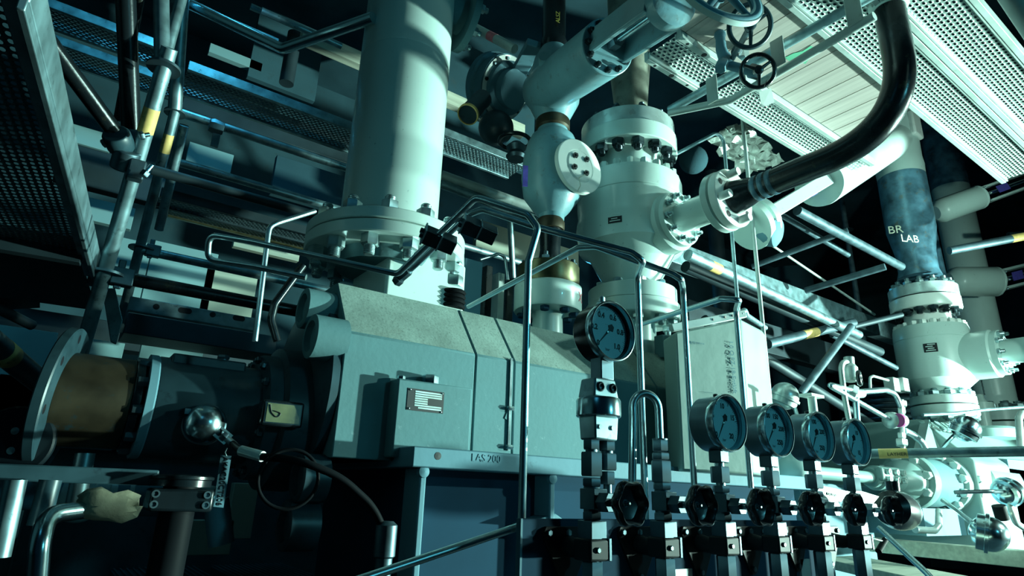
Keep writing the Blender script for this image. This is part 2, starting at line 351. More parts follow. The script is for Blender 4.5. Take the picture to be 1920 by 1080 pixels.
# brackets that hold the valves
for k in range(6):
    x = X0S + SX * k; zc_ = (za['cl0'] + za['cl1']) / 2; fx = x + .0; zt = pc.z - .012
    wl = ['under the leftmost valve', 'under the second valve from left', 'under the third valve from left', 'under the fourth valve from left', 'under the fifth valve from left', 'under the rightmost valve'][k]
    t = thing('valve_bracket', 'black cast bracket with clamp block, ' + wl, 'bracket', (x, YP, zc_), 'brackets on the gauge rack plate')
    if k == 5: fx = x - .03
    b = MB(); pr = []
    for (dx, dz, r) in ((-.042, -.008, .011), (.042, -.008, .011), (.0, -.085, .011)):
        pr.append((dx, dz, r))
    pts = []
    for i, (dx, dz, r) in enumerate(pr):
        a0 = [90, -30, 210][i] if i != 0 else 90
    hull = [(-.053, -.008), (-.048, 0), (.048, 0), (.053, -.008), (.052, -.018), (.013, -.088), (.006, -.095), (-.006, -.095), (-.013, -.088), (-.052, -.018)]
    b.prism([(fx + h[0], YP, zt + h[1]) for h in hull], (0, -.006, 0)); b.build('foot_plate', M['blackmatte'], t, .001)
    bolts(t, (fx, YP - .006, zt - .010), (0, -1, 0), .0, 1, .006, .003, 0, M['zinc'], name='screw')
    for dx, dz in ((-.042, -.010), (.042, -.010), (0, -.084)): bolts(t, (fx + dx, YP - .006, zt + dz), (0, -1, 0), 0, 1, .0055, .004, 0, M['darksteel'], name='screw')
    b = MB(); b.tube([(fx, YP - .004, zt - .030), ((fx + x) / 2, YP - .03, zt - .033), (x, YS + .01, zc_)], [.017, .012], 16); b.build('arm', M['blackmatte'], t)
    b = MB(); b.box((x - .002, YS, zc_), (.021, .020, .0165)); cl = b.build('clamp_block', M['blackmatte'], t, .004, seg=3)
    b = MB(); b.bb(x + .017, x + .023, YS - .021, YS + .016, zc_ - .0165, zc_ + .0175); b.build('clamp_strap', M['darksteel'], cl, .001)
    bolts(cl, (x - .006, YS - .020, zc_), (0, -1, 0), 0, 1, .0045, .003, 0, M['zinc'], name='screw')
    bolts(cl, (x + .023, YS - .005, zc_), (1, 0, 0), 0, 1, .005, .006, 0, M['zinc'], name='screw')
# pressure gauges
def gauge(x, yf, zc_, r, depth, nums, label, unit='bar', na=218, needle=None, vent=True, tinted=False):
    t = thing('pressure_gauge', label, 'gauge', (x, yf + depth, zc_ - r))
    a = V((0, -1, 0)); c = V((x, yf, zc_))
    b = MB(); b.lathe(c, a, [(r * .5, -depth), (r * .90, -depth), (r * .955, -depth + .004), (r * .955, -.008), (r * .895, -.008), (r * .895, -.0160), (0, -.0161)], 72); b.build('case', M['casesteel'] if not tinted else M['blacksteel'], t)
    b = MB(); b.lathe(c, a, [(r * .955, -.017), (r, -.010), (r * 1.01, -.004), (r, .001), (r * .965, .002), (r * .93, .0), (r * .915, -.008), (r * .91, -.018), (r * .955, -.017)], 72, ring=True); b.build('bezel', M['steel'], t)
    d = MB(); d.lathe(c + a * -.0158, a, [(r * .89, 0), (r * .89, .0008), (0, 0.0008)], 64); dl = d.build('dial', M['dial'], t)
    m = MB(); fr = c + a * -.0148
    def dirv(deg): q = math.radians(deg); return XA * math.cos(q) + ZA * math.sin(q)
    tot = 50
    for i in range(tot + 1):
        g = 225 - 270 * i / tot; big = i % 10 == 0; mid = i % 5 == 0; l = .13 if big else .10 if mid else .06; w_ = .0006 if big else .00025
        dd = dirv(g); s = dd.cross(a); cc = fr + dd * r * (.83 - l / 2); m.box(cc, (r * l / 2, w_ * (r / .05), .0001), (dd, s, a))
    m.build('scale_marks', M['ink'], dl)
    for i, s in enumerate(nums):
        g = 225 - 270 * i / (len(nums) - 1); text(s, dl, fr + dirv(g) * r * .60, XA, ZA, r * .25, M['ink'], 'scale_number', .00005, bold=.0006)
    text(unit, dl, fr + ZA * -r * .58, XA, ZA, r * .15, M['ink'], 'unit_lettering', .00005)
    text('- - -', dl, fr + ZA * r * .26, XA, ZA, r * .12, M['ink'], 'small_print', .00005)
    nn = needle if needle is not None else 226; dd = dirv(nn); s = dd.cross(a); nb = MB(); q = c + a * -.015
    nb.prism([q + dd * r * .74, q + dd * r * .05 + s * r * .03, q + dd * -.05 * r + s * r * .03, q + dd * -r * .14 + s * r * .05, q + dd * -r * .2 + s * r * .14, q + dd * -r * .36 + s * r * .07, q + dd * -r * .36 - s * r * .07, q + dd * -r * .2 - s * r * .14, q + dd * -r * .14 - s * r * .05, q + dd * -.05 * r - s * r * .03, q + dd * r * .05 - s * r * .03], a * .0008)
    ne = nb.build('needle', M['ink'], t); MB().lathe(q, a, [(r * .05, 0), (r * .05, .003), (0.001, .0035)], 16).build('needle_cap', M['alu'], ne)
    MB().lathe(c + a * -.002, a, [(r * .925, 0), (0, .0)], 48, ring=True).build('glass', M['glass'], t)
    if vent: MB().lathe((x - .002, yf + depth * .45, zc_ + r * .93), ZA, [(.005, 0), (.005, .006), (.003, .007)], 16).build('vent_plug', M['black'], t)
    return t
yf = YS - .024; g0 = at(1150, 620, Y=yf)
t = gauge(g0.x, yf, g0.z, .0545, .052, ['0', '0.2', '0.4', '0.6', '0.8', '1.0'], 'nearest round pressure gauge, dial reading 0 to 1.0 bar, on a steel diaphragm housing', tinted=True, vent=False)
xg, ygc = g0.x, yf + .026
MB().lathe((xg - .002, ygc, g0.z + .050), ZA, [(.010, 0), (.010, .008)], 6).build('vent_nut', M['zinc'], t)
MB().lathe((xg - .002, ygc, g0.z + .058), ZA, [(.006, 0), (.006, .009), (.003, .012)], 16).build('vent_cap', M['alu'], t)
gx = at(1122, 760, Y=YS).x
MB().bb(xg - .019, xg + .012, ygc - .014, ygc + .014, zk(712, 1122), zk(670, 1122)).build('neck', M['darksteel'], t, .002)
# diaphragm housing
t = thing('diaphragm_housing', 'cast steel diaphragm housing with round collar below the nearest gauge', 'housing', (gx, YS, zk(826, 1122)))
z0, z1, z2, z3, z4 = zk(826, 1122), zk(785, 1122), zk(768, 1122), zk(748, 1122), zk(712, 1122)
def taper(b, x, y, z0, z1, hx0, hy0, hx1, hy1):
    b.add([(x + s * hx0, y + q * hy0, z0) for s, q in ((-1, -1), (1, -1), (1, 1), (-1, 1))] + [(x + s * hx1, y + q * hy1, z1) for s, q in ((-1, -1), (1, -1), (1, 1), (-1, 1))], [(3, 2, 1, 0), (4, 5, 6, 7), (0, 1, 5, 4), (1, 2, 6, 5), (2, 3, 7, 6), (3, 0, 4, 7)])
b = MB(); taper(b, gx, YS, z0, z2, .0255, .019, .0285, .021); b.build('lower_body', M['galv'], t, .003)
b = MB(); taper(b, gx, YS, z3, z4, .029, .021, .024, .018); ub = b.build('upper_body', M['galv'], t, .003)
MB().lathe((gx, YS, 0), ZA, [(.030, z1), (.037, z1 + .002), (.0385, z1 + .004), (.0385, z3 - .004), (.036, z3)], 48).build('collar', M['steel'], t)
for dx, py in ((-.0135, 729), (.0155, 731)):
    MB().lathe((gx + dx, YS - .0195, zk(729, 1122)), (0, -1, 0), [(.0085, 0), (.0085, .002), (.006, .0035), (.004, .002), (.004, -.003)], 24).build('socket_screw', M['blackbolt'], ub)
for dx in (-.016, .013): MB().lathe((gx + dx, YS - .0205, zk(803, 1122)), (0, -1, 0), [(.004, 0), (.004, .0015)], 16).build('slot_screw', M['zinc'], t)
for j, xx in enumerate((X0S, X0S + .036)):
    b = MB(); hexz(b, xx, YS, zk(843), z0, .0150); b.cyl((xx, YS, zk(850)), (xx, YS, zk(842)), .010); b.build('union_nut', M['darksteel'], t)
    b = MB(); hexz(b, xx, YS, zk(893 if j == 0 else 880), zk(848), .0195 if j == 0 else .0175); b.build('coupling', M['darksteel'], t)
b = MB(); xx = X0S + .036; hexz(b, xx, YS, zk(907), zk(882), .0135); b.cyl((xx, YS, zk(930)), (xx, YS, zk(905)), .007); b.build('branch_fitting', M['darksteel'], t)
# other four gauges
zc4 = at(1370, 793, Y=YS - .03).z
for k, nums, lbl in ((2, ['0', '5', '10', '15', '20'], 'pressure gauge with dial reading 0 to 20 bar, second gauge from left'),
                     (3, ['0', '50', '100', '150', '200', '250'], 'pressure gauge reading 0 to 250 bar, second of the four matching gauges'),
                     (4, ['0', '50', '100', '200', '250'], 'pressure gauge, second from the right end of the row'),
                     (5, ['0', '5', '10', '15'], 'last pressure gauge, at the right end of the row beside the yellow taped tube')):
    x = X0S + SX * k
    gauge(x, YS - .031, zc4, .056, .060, nums, lbl, needle=238 if k != 3 else 232)
    wl = {2: 'to the gauge reading 20 bar', 3: 'to the gauge reading 250 bar', 4: 'to the second gauge from the right end', 5: 'to the last gauge in the row'}[k]
    t = thing('gauge_coupling', 'hexagonal steel union joining valve ' + wl, 'coupling', (x, YS, za['n2']), 'unions under the matching gauges')
    zt = zc4 - .054
    b = MB(); b.box((x, YS, zt - .010), (.014, .014, .012)); b.build('square_shank', M['darksteel'], t, .002)
    b = MB(); b.cyl((x, YS, za['n2']), (x, YS, zt - .02), .009); b.build('spigot', M['zinc'], t)
    b = MB(); hexz(b, x, YS, za['n2'] + .005, zt - .029, .0190); b.build('union_nut', M['darksteel'], t)
# siphon tube on second valve
x = X0S + SX; zt = zk(768, 1240)
t = thing('siphon_tube', 'inverted U steel tube ending in a hex fitting over the second valve', 'tube', (x, YS, za['n2']))
b = MB(); pts = [(x - .048, YS + .03, za['bl1'])] + [(x - .048, YS + .02, zt - .02)]
for i in range(13): q = math.pi - math.pi * i / 12; pts.append((x - .024 + .024 * math.cos(q), YS + .01 + .01 * -math.cos(q) * 1.0 + .0, zt + .024 * math.sin(q) * 1.15))
pts.append((x, YS, zk(828, 1240))); b.tube(pts, .0072, 16, .0); b.build('tube', M['tubing'], t)
b = MB(); hexz(b, x, YS, zk(846, 1240), zk(824, 1240), .0150); b.lathe((x, YS, 0), ZA, [(.014, zk(826, 1240)), (.014, zk(823, 1240))]); b.build('compression_nut', M['darksteel'], t)
b = MB(); hexz(b, x, YS, zk(862, 1240), zk(849, 1240), .0165); b.build('hex_ring', M['darksteel'], t)
b = MB(); hexz(b, x, YS, za['n2'], zk(864, 1240), .0190); b.build('coupling', M['darksteel'], t)
# tags
for (pts, s, lbl) in (([(1537, 910), (1594, 922), (1572, 946), (1530, 932)], '1LAC00P0X', 'metal identification tag hanging between the fifth and sixth handwheels'),
                      ([(1606, 918), (1648, 931), (1635, 947), (1603, 934)], '', 'blank metal tag hanging behind the rightmost handwheel')):
    q = [at(px, py, Y=YS - .01) for px, py in pts]; t = tag(MB().prism(q, (0, .0012, 0)).build('identification_tag', M['paint2'], None), lbl, 'tag')
    if s: text(s, t, sum(q, V()) / 4 + V((0, -.001, 0)), q[1] - q[0], q[0] - q[3], .0085, M['ink'])
# ------------------------------------------------------------------ impulse tubing
def vpts(px, y0, y1, Y):
    a = at(px, y0, Y=Y); return [a, V((a.x, Y, at(px, y1, Y=Y).z))]
def tubething(name, lbl, pts, r, bend=.03, m='tubing', cat='tube', group=None):
    return tag(MB().tube(pts, r, 16, bend).build(name, M[m], None, ang=1.2), lbl, cat, group)
v = vpts(978, 985, 486, .868)
t1 = tubething('steel_tube', 'leftmost bright steel riser, bent over to the pipe flange and looping back', v + [P(1009, 428, 1.18), P(990, 402, 1.19), P(893, 370, 1.26), P(746, 514, 1.34), P(470, 453, 1.38), P(392, 440, 1.40), P(389, 487, 1.40), P(478, 500, 1.40), P(574, 520, 1.40)], .0068, .022)
v = vpts(1211, 985, 520, .90)
t2 = tubething('steel_tube', 'second steel riser, bending left over the first one to a fitting below the flange', v + [P(1206, 489, 1.26), P(1185, 473, 1.27), P(1000, 424, 1.3), P(905, 392, 1.34), P(880, 402, 1.35), P(756, 518, 1.42)], .0070, .026)
t = thing('tube_fitting', 'small steel compression fitting at the low end of the second tube', 'fitting', P(750, 520, 1.425))
a_, b_ = P(752, 521, 1.42), P(764, 511, 1.41); MB().hexa(a_ + (a_ - b_) * .8, a_ + (a_ - b_) * .1, .013).build('nut', M['darksteel'], t); MB().hexa(a_, b_ + (b_ - a_) * .3, .010).build('ring_nut', M['darksteel'], t)
v = vpts(1302, 915, 545, .95)
tubething('steel_tube', 'third steel riser, bending left down to the casing beside the pipe pedestal', v + [P(1277, 524, 1.36), P(1262, 514, 1.37), P(1118, 462, 1.42), P(1085, 464, 1.46), P(878, 575, 2.05)], .0072, .03)
v = vpts(1408, 915, 590, 1.0)
tubething('steel_tube', 'fourth steel riser, bending left behind the third', v + [P(1386, 562, 1.52), P(1352, 560, 1.56), P(1195, 610, 2.0)], .0074, .03)
a_ = at(1398, 740, Y=1.9); tubething('thin_pipe', 'thin upright pipe arching over behind the valve flange, left of a pair', [(a_.x, 1.9, a_.z), (a_.x, 1.9, at(1356, 262, Y=1.9).z), at(1345, 248, Y=1.9), at(1262, 292, Y=2.1)], .0105, .05, 'galv')
a_ = at(1433, 640, Y=1.8); tubething('thin_pipe', 'thin upright pipe, right of a pair behind the valve flange', [(a_.x, 1.8, a_.z - .3), (a_.x, 1.8, at(1377, 215, Y=1.8).z)], .0110, 0, 'galvpale')
# loose drain tube low left of the plate and its end
tubething('steel_tube', 'long bright steel tube running down left from the plate corner', [at(985, 983, Y=.88), P(965, 990, 1.12), P(660, 1092, .90)], .0068, .02)
# tube clamps
for j, (c0, c1, tl) in enumerate((((794, 438), (853, 462), 'lower left'), ((866, 418), (929, 444), 'upper right'))):
    a_, b_ = P(*c0, 1.30), P(*c1, 1.32); ax = (b_ - a_).normalized(); run = (P(756, 518, 1.42) - P(880, 402, 1.35)).normalized(); n_ = ax.cross(run).normalized(); run = n_.cross(ax)
    c = (a_ + b_) / 2; t = thing('tube_clamp', 'black twin block clamp on the two bent tubes, the ' + tl + ' one', 'clamp', c, 'twin tube clamps'); L = (b_ - a_).length / 2
    for s in (-1, 1): MB().box(c + ax * s * L * .5, (L * .47, .016, .0165), (ax, run, n_)).build('clamp_half', M['blackbolt'], t, .002)
    for s in (-1, .0): MB().box(c + ax * (s * L * .98) - run * .000, (.0016, .018, .019), (ax, run, n_)).build('steel_strap', M['steel'], t)
    for s in (-1, 1):
        o_ = c - ax * L * 1.02 + n_ * s * .011; MB().hexa(o_, o_ - ax * .007, .006).build('screw', M['darksteel'], t)
# ================================================================== pump casing on its base
XC0, YA0 = .7205, 2.28
YF, ZL, YR, ZR, ZB0 = 1.945, .493, 2.10, .705, .09
def sect(x0, x1, g=0):
    pr = [(YF + g, ZB0), (YF + g, ZL), (YR, ZR - g), (2 * YA0 - YR, ZR - g), (2 * YA0 - YF, ZL), (2 * YA0 - YF, ZB0)]
    return [(x0, y, z) for y, z in pr], (x1 - x0, 0, 0)
t = thing('pump_casing', 'long pale octagonal machine casing with dusty shoulders and a nameplate', 'machine casing', (1.6, YA0, ZB0))
xj1 = at(893, 660, Y=YF).x; xj2 = at(965, 672, Y=YF).x; xj3 = at(1232, 725, Y=YF).x; XC1 = 2.95
for i, (a_, b_) in enumerate(((XC0, xj1 - .003), (xj1 + .003, xj2 - .003), (xj2 + .003, xj3 - .003), (xj3 + .003, XC1))):
    s = sect(a_, b_); MB().prism(*s).build('casing_section', M['cast'], t, .004)
    sh = MB(); e = .0012; s1 = V((0, YR - YF, ZR - ZL)).normalized(); nn = V((0, -s1.z, s1.y)); p0 = V((a_ + .004, YF, ZL)) + s1 * .008; p1 = V((a_ + .004, YR, ZR)) - s1 * .002
    dx = V((b_ - a_ - .008, 0, 0)); sh.prism([p0 + nn * e, p1 + nn * e, p1, p0], dx); sh.build('dusty_shoulder', M['dusty'], t)
s = sect(XC0 + .01, XC1 - .01, .012); MB().prism(*s).build('joint_filler', M['ink'], t)
# left end cover: thick ring and four bosses
MB().lathe((XC0, YA0, .33), (-1, 0, 0), [(.30, 0), (.335, .004), (.335, .03), (.30, .035), (.22, .05)], 64).build('end_ring', M['dark'], t)
for j, (px, py, Y, r) in enumerate(((566, 577, 2.12, .072), (580, 630, 2.00, .074), (556, 895, 2.02, .074), (530, 985, 2.06, .076))):
    c = at(px, py, Y=Y); rx = r * (1 if j < 2 else 1)
    MB().lathe((XC0 + .01, Y, c.z), (-1, 0, 0), [(rx, 0), (rx, XC0 + .01 - c.x - .004), (rx - .006, XC0 + .01 - c.x), (rx * .72, XC0 + .01 - c.x), (rx * .68, XC0 - c.x - .01), (0, XC0 - c.x - .012)], 48).build('round_boss', M['cast'] if j < 2 else M['dark'], t)
# nameplate pad
pa, pb = at(745, 735, Y=YF - .06), at(886, 730, Y=YF - .06); pt = at(800, 716, Y=YF - .06).z; pbz = .10
y1 = YF - .06
pad = MB().bb(pa.x, pb.x, y1, YF + .02, pbz, pt).build('nameplate_pad', M['cast'], t, .006)
q0, q1 = at(765, 727, Y=y1), at(830, 776, Y=y1)
np_ = MB().bb(q0.x, q1.x, y1 - .002, y1 + .001, q1.z, q0.z).build('nameplate', M['ink'], t); lab(np_, 'black nameplate with ruled silver fields')
b = MB(); w_ = q1.x - q0.x; h_ = q0.z - q1.z
for i in range(8):
    zt = q0.z - h_ * (.12 + .105 * i); b.bb(q0.x + w_ * (.2 if i < 7 else .3), q0.x + w_ * (.55 if i in (3, 4, 5) else .94), y1 - .003, y1 - .001, zt - h_ * .035, zt + h_ * .035)
b.build('plate_fields', M['alu'], np_)
for sx in (.06, .94):
    for sz in (.07, .93): MB().ball((q0.x + w_ * sx, y1 - .003, q0.z - h_ * sz), .0035, 12, 8).build('rivet', M['steel'], np_)
for px, py, r in ((806, 716, .030), (752, 712, .014)):
    c = at(px, py, Y=y1 + .03); MB().lathe((c.x, c.y, pt), ZA, [(r * .95, 0), (r, .003), (r, r * .85), (r * .85, r * 1.0)], 6).build('plug_bolt', M['steel'], t)
# strap with turnbuckle on front face
xs = at(957, 700, Y=YF).x; zt, zb = at(957, 672, Y=YF).z, at(950, 845, Y=YF).z
MB().bb(xs - .006, xs + .004, YF - .008, YF, zb, zt).build('strap', M['steel'], t)
for py in (765, 838):
    c = at(953, py, Y=YF - .012); MB().hexa((xs - .016, YF - .012, c.z), (xs + .012, YF - .012, c.z), .009).build('strap_screw', M['steel'], t)
c = at(945, 778, Y=YF - .004); MB().prism([(xs - .004, YF - .004, c.z + .03), (xs - .022, YF - .004, c.z - .012), (xs - .004, YF - .004, c.z - .02)], (0, .003, 0)).build('strap_tail', M['cast'], t)
xs2 = at(1254, 770, Y=YF).x; MB().bb(xs2 - .006, xs2 + .005, YF - .008, YF, at(1254, 865, Y=YF).z, at(1246, 730, Y=YF).z).build('strap', M['steel'], t)
c = at(1252, 793, Y=YF - .012); MB().hexa((xs2 - .016, YF - .012, c.z), (xs2 + .016, YF - .012, c.z), .012).build('strap_screw', M['steel'], t)
# lifting lug seen right of the gauge
c = at(1262, 640, Y=2.02); MB().bb(c.x - .03, c.x + .08, 2.06, 2.12, ZR - .02, ZR + .10).build('lifting_lug', M['cast'], t, .004)
# ---------------------------------------------- base frame
YB = YF - .16
t = thing('machine_base', 'blue steel base frame with welded ribs and stamped figures under the casing', 'machine base', (1.6, YB, -1.0))
c = at(776, 836, Y=YB); xb0, zt = c.x, c.z; zb = at(785, 876, Y=YB).z
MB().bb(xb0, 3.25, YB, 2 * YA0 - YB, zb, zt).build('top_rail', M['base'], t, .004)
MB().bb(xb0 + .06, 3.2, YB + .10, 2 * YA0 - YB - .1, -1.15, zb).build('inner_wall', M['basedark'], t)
for px in (788, 1031):
    x = at(px, 900, Y=YB + .02).x; MB().bb(x - .006, x + .018, YB + .012, YB + .12, -1.15, zb).build('rib', M['base'], t, .006)
    MB().lathe((x + .006, YB + .02, zb - .012), (0, -1, 0), [(.022, 0), (.018, .012), (.008, .016), (.0, .017)], 24).build('weld_knob', M['base'], t)
for px, py, Y in ((821, 855, YB),):
    c = at(px, py, Y=Y); MB().lathe((c.x, YB - .001, c.z), (0, -1, 0), [(.012, 0), (0, 0.0005)], 24).build('rail_hole', M['ink'], t)
c = at(736, 855, X=xb0); MB().lathe((xb0 - .001, c.y, c.z), (-1, 0, 0), [(.016, 0), (0, .0005)], 24).build('rail_hole', M['ink'], t)
c = at(912, 860, Y=YB); text('LAS 200', t, (c.x, YB - .0005, c.z), XA, ZA, .035, M['base'], 'stamped_figures', .0015)
# sloping gusset beside the second rib
c0, c1 = at(1003, 972, Y=YB + .03), at(1046, 972, Y=YB + .03); ztt = at(1030, 962, Y=YB + .03).z
MB().prism([(c0.x - .05, YB + .02, c0.z - .02), (c1.x - .02, YB + .02, ztt), (c1.x + .02, YB + .02, ztt - .02), (c1.x + .02, YB + .02, c0.z - .03)], (0, .12, 0)).build('gusset', M['base'], t, .005)
# ---------------------------------------------- big vertical pipe with flange pair
XP = 1.035; xp, rp = vcyl(647, 828, 350, YA0); xf, rf = vcyl(566, 869, 462, YA0); XP = (xp + xf) / 2
t = thing('flanged_pipe', 'thick pale vertical pipe bolted by a wide flange on top of the casing', 'pipe', (XP, YA0, ZR))
yn = YA0 - rf * .95; z1 = at(702, 375, Y=yn).z; z2 = at(702, 397, Y=yn).z; z3 = at(702, 424, Y=yn).z
MB().lathe((XP, YA0, 0), ZA, [(rp, z1 - .02), (rp, 1.86), (rp * .985, 1.868), (rp, 1.876), (rp, 3.2)], 96).build('pipe', M['paint'], t)
MB().lathe((XP, YA0, 0), ZA, [(rp, z1 + .03), (rp + .015, z1 + .01), (rp + .02, z1)], 96).build('pipe_collar', M['paint'], t)
MB().lathe((XP, YA0, 0), ZA, [(rp * .9, z2), (rf - .004, z2), (rf, z2 + .004), (rf, z1 - .004), (rf - .004, z1), (rp * .9, z1)], 96).build('upper_flange', M['paint'], t)
MB().lathe((XP, YA0, 0), ZA, [(rf * .93, z2 - .006), (rf * .93, z2)], 96).build('gasket', M['ink'], t)
MB().lathe((XP, YA0, 0), ZA, [(rp * .9, z3), (rf - .004, z3), (rf, z3 + .004), (rf, z2 - .010), (rf - .004, z2 - .006), (rp * .9, z2 - .006)], 96).build('lower_flange', M['paint'], t)
hw = .178
MB().bb(.909, 1.262, YA0 - hw, YA0 + hw, ZR - .02, z3 + .001).build('square_pedestal', M['paint'], t, .012)
MB().lathe((XP, YA0, 0), ZA, [(hw * 1.1, z3 - .05), (hw * 1.18, z3)], 64).build('pedestal_neck', M['cast'], t)
bolts(t, (XP, YA0, z1), ZA, rf * .85, 12, .036, .044, .022, M['zinc'], .2, 'flange_nut')
bolts(t, (XP, YA0, z3), -ZA, rf * .85, 12, .036, .044, .035, M['zinc'], .2, 'flange_nut')
# branch nozzle stub high on the right of the pipe
c = at(880, 45, Y=YA0 + .0); a_ = V((.94, -.1, 0)).normalized(); b0 = V((XP, YA0, c.z))
MB().lathe(b0 + a_ * rp * .8, a_, [(.10, 0), (.10, .10), (.18, .10), (.18, .135)], 48).build('branch_flange', M['cast'], t)
bolts(t, b0 + a_ * (rp * .8 + .135), a_, .145, 8, .024, .026, .02, M['zinc'], .4, 'flange_nut')
# ---------------------------------------------- tall stud stack right of pipe flange
t = thing('spring_hanger', 'short column of black rings and nuts standing right of the pedestal', 'stud', at(845, 595, Y=2.15))
c = at(846, 592, Y=2.12); zb_ = ZR; x, y = c.x, 2.12
for i in range(4): MB().lathe((x, y, zb_ + .012 + i * .02), ZA, [(.050, -.008), (.056, 0), (.050, .008)], 32).build('rubber_ring', M['rubber'], t)
MB().cyl((x, y, zb_), (x, y, zb_ + .22), .018).build('stud', M['darksteel'], t)
MB().hexa((x, y, zb_ + .10), (x, y, zb_ + .145), .040).build('nut', M['zinc'], t)
MB().hexa((x, y, zb_ + .19), (x, y, zb_ + .235), .040).build('nut', M['zinc'], t)
# grey cabinet and little tube between pipe and small valve
c0, c1 = at(866, 600, Y=2.5), at(900, 600, Y=2.5); zt = at(880, 485, Y=2.5).z
tag(MB().bb(c0.x, c1.x, 2.5, 2.6, ZR - .1, zt).build('sheet_cover', M['base'], None, .003), 'narrow blue sheet cover standing on the casing right of the big pipe', 'cover')
c = at(948, 520, Y=2.6); tubething('thin_tube', 'short hooked tube over black switch boxes behind the first riser', [at(900, 487, Y=2.6), at(935, 476, Y=2.6), at(947, 482, Y=2.6), at(952, 525, Y=2.6)], .009, .03)
t = thing('limit_switch', 'black switch boxes with pale sides behind the third tube', 'switch', at(930, 585, Y=2.65))
for px in (915, 938, 955):
    c0 = at(px, 500, Y=2.65); MB().bb(c0.x - .02, c0.x + .02, 2.63, 2.7, ZR - .02, at(px, 500 + (px - 915) * .6, Y=2.65).z).build('box', M['black'] if px != 938 else M['alu'], t, .003)
for px in (925, 940): 
    c = at(px, 575, Y=2.5); MB().cyl((c.x, 2.5, ZR), (c.x, 2.5, ZR + .09), .017).build('post', M['alu'], t); MB().hexa((c.x, 2.5, ZR + .04), (c.x, 2.5, ZR + .065), .024).build('nut', M['zinc'], t)
# ================================================================== valves standing on the casing
def flange_z(pl, pr, py, Y): return vcyl(pl, pr, py, Y)
def zfront(px, py, r, Y=YA0): return at(px, py, Y=Y - r * .88).z
# ---- big valve
XV, rb1 = vcyl(1099, 1275, 575, YA0); _, rbody = vcyl(1083, 1281, 380, YA0); _, rb2 = vcyl(1086, 1268, 262, YA0)
zr = lambda px, py: at(px, py, Y=YA0 - .05, ).z      # silhouettes sit a little nearer than the axis
t = thing('globe_valve', 'big pale bolted valve body with two flange pairs and a black label on the casing', 'valve', (XV, YA0, ZR))
zq_ = lambda py, r, px=1190: at(px, py, Y=YA0 - .9 * r).z
za1, za2, za3 = zq_(513, rb1), zq_(543, rb1), zq_(573, rb1)
MB().lathe((XV, YA0, 0), ZA, [(.12, ZR - .05), (.12, za3), (rb1 - .005, za3), (rb1, za3 + .005), (rb1, za2 - .004), (rb1 * .9, za2)], 80).build('lower_flange', M['paint'], t)
MB().lathe((XV, YA0, 0), ZA, [(rb1 * .9, za2), (rb1 * .955, za2 + .004), (rb1 * .955, za1 - .004), (rb1 * .93, za1), (.15, za1)], 80).build('middle_flange', M['paint'], t)
zb1, zb2, zb3, zb4 = zr(1285, 500), zr(1285, 462), zq_(300, rbody), zq_(290, rbody)
MB().lathe((XV, YA0, 0), ZA, [(.14, za1), (.14, za1 + .02), (rbody * .8, zb1 - .03), (rbody * .97, zb1), (rbody * 1.02, zb2 - .01), (rbody * 1.01, zb2 + .02), (rbody * .985, zb2 + .06), (rbody, zb2 + .12), (rbody, zb3 - .10), (rbody * .985, zb3 - .097), (rbody, zb3 - .094), (rbody, zb3), (rbody * .97, zb4), (.1, zb4)], 96).build('body', M['paint'], t)
zc1, zc2, zc3 = zq_(241, rb2), zq_(212, rb2), zq_(184, rb2)
MB().lathe((XV, YA0, 0), ZA, [(rb2 * .55, zb4 - .01), (rb2 * .60, zc1 - .005), (rb2 * .62, zc1), (rb2 - .005, zc1), (rb2, zc1 + .005), (rb2, zc2), (rb2 * .93, zc2)], 80).build('bonnet_flange', M['paint'], t)
MB().lathe((XV, YA0, 0), ZA, [(rb2 * .90, zc2 - .001), (rb2 * .90, zc2 + .006)], 64).build('gasket', M['ink'], t)
MB().lathe((XV, YA0, 0), ZA, [(rb2 * .9, zc2 + .006), (rb2 * .965, zc2 + .008), (rb2 * .965, zc3 - .004), (rb2 * .95, zc3), (.1, zc3)], 80).build('steel_flange', M['bright'], t)
bolts(t, (XV, YA0, zc1), -ZA, rb2 * .83, 14, .038, .044, .022, M['blackbolt'], .3, 'flange_nut')
bolts(t, (XV, YA0, zb4), ZA, rbody * .88, 22, .022, .040, 0, M['paint'], .3, 'cap_bolt')
bolts(t, (XV, YA0, zc3), ZA, rb2 * .80, 10, .026, .030, .018, M['darksteel'], .3, 'flange_nut')
bolts(t, (XV, YA0, za3), -ZA, rb1 * .82, 10, .030, .034, .02, M['zinc'], .1, 'flange_nut')
bolts(t, (XV, YA0, za1), ZA, rb1 * .78, 10, .026, .028, .0, M['zinc'], .1, 'flange_nut')
_q = at(1118, 368, Y=YA0 - rbody * .93); ang0 = math.atan2(_q.y - YA0, _q.x - XV)
def curved_plate(parent, cx, cy, r, a0, a1, z0, z1, m, name='nameplate', n=10, thick=.002):
    b = MB(); vs = []; fs = []
    for i in range(n + 1):
        q = a0 + (a1 - a0) * i / n
        for rr, z in ((r, z0), (r, z1), (r + thick, z1), (r + thick, z0)): vs.append((cx + rr * math.cos(q), cy + rr * math.sin(q), z))
    for i in range(n):
        for k in range(4): fs.append((i * 4 + k, i * 4 + (k + 1) % 4, (i + 1) * 4 + (k + 1) % 4, (i + 1) * 4 + k))
    fs += [(0, 1, 2, 3), (n * 4 + 3, n * 4 + 2, n * 4 + 1, n * 4)]; b.add(vs, fs); return b.build(name, m, parent)
na = curved_plate(t, XV, YA0, rbody, ang0 - .12, ang0 + .13, _q.z - .015, _q.z + .045, M['ink'])
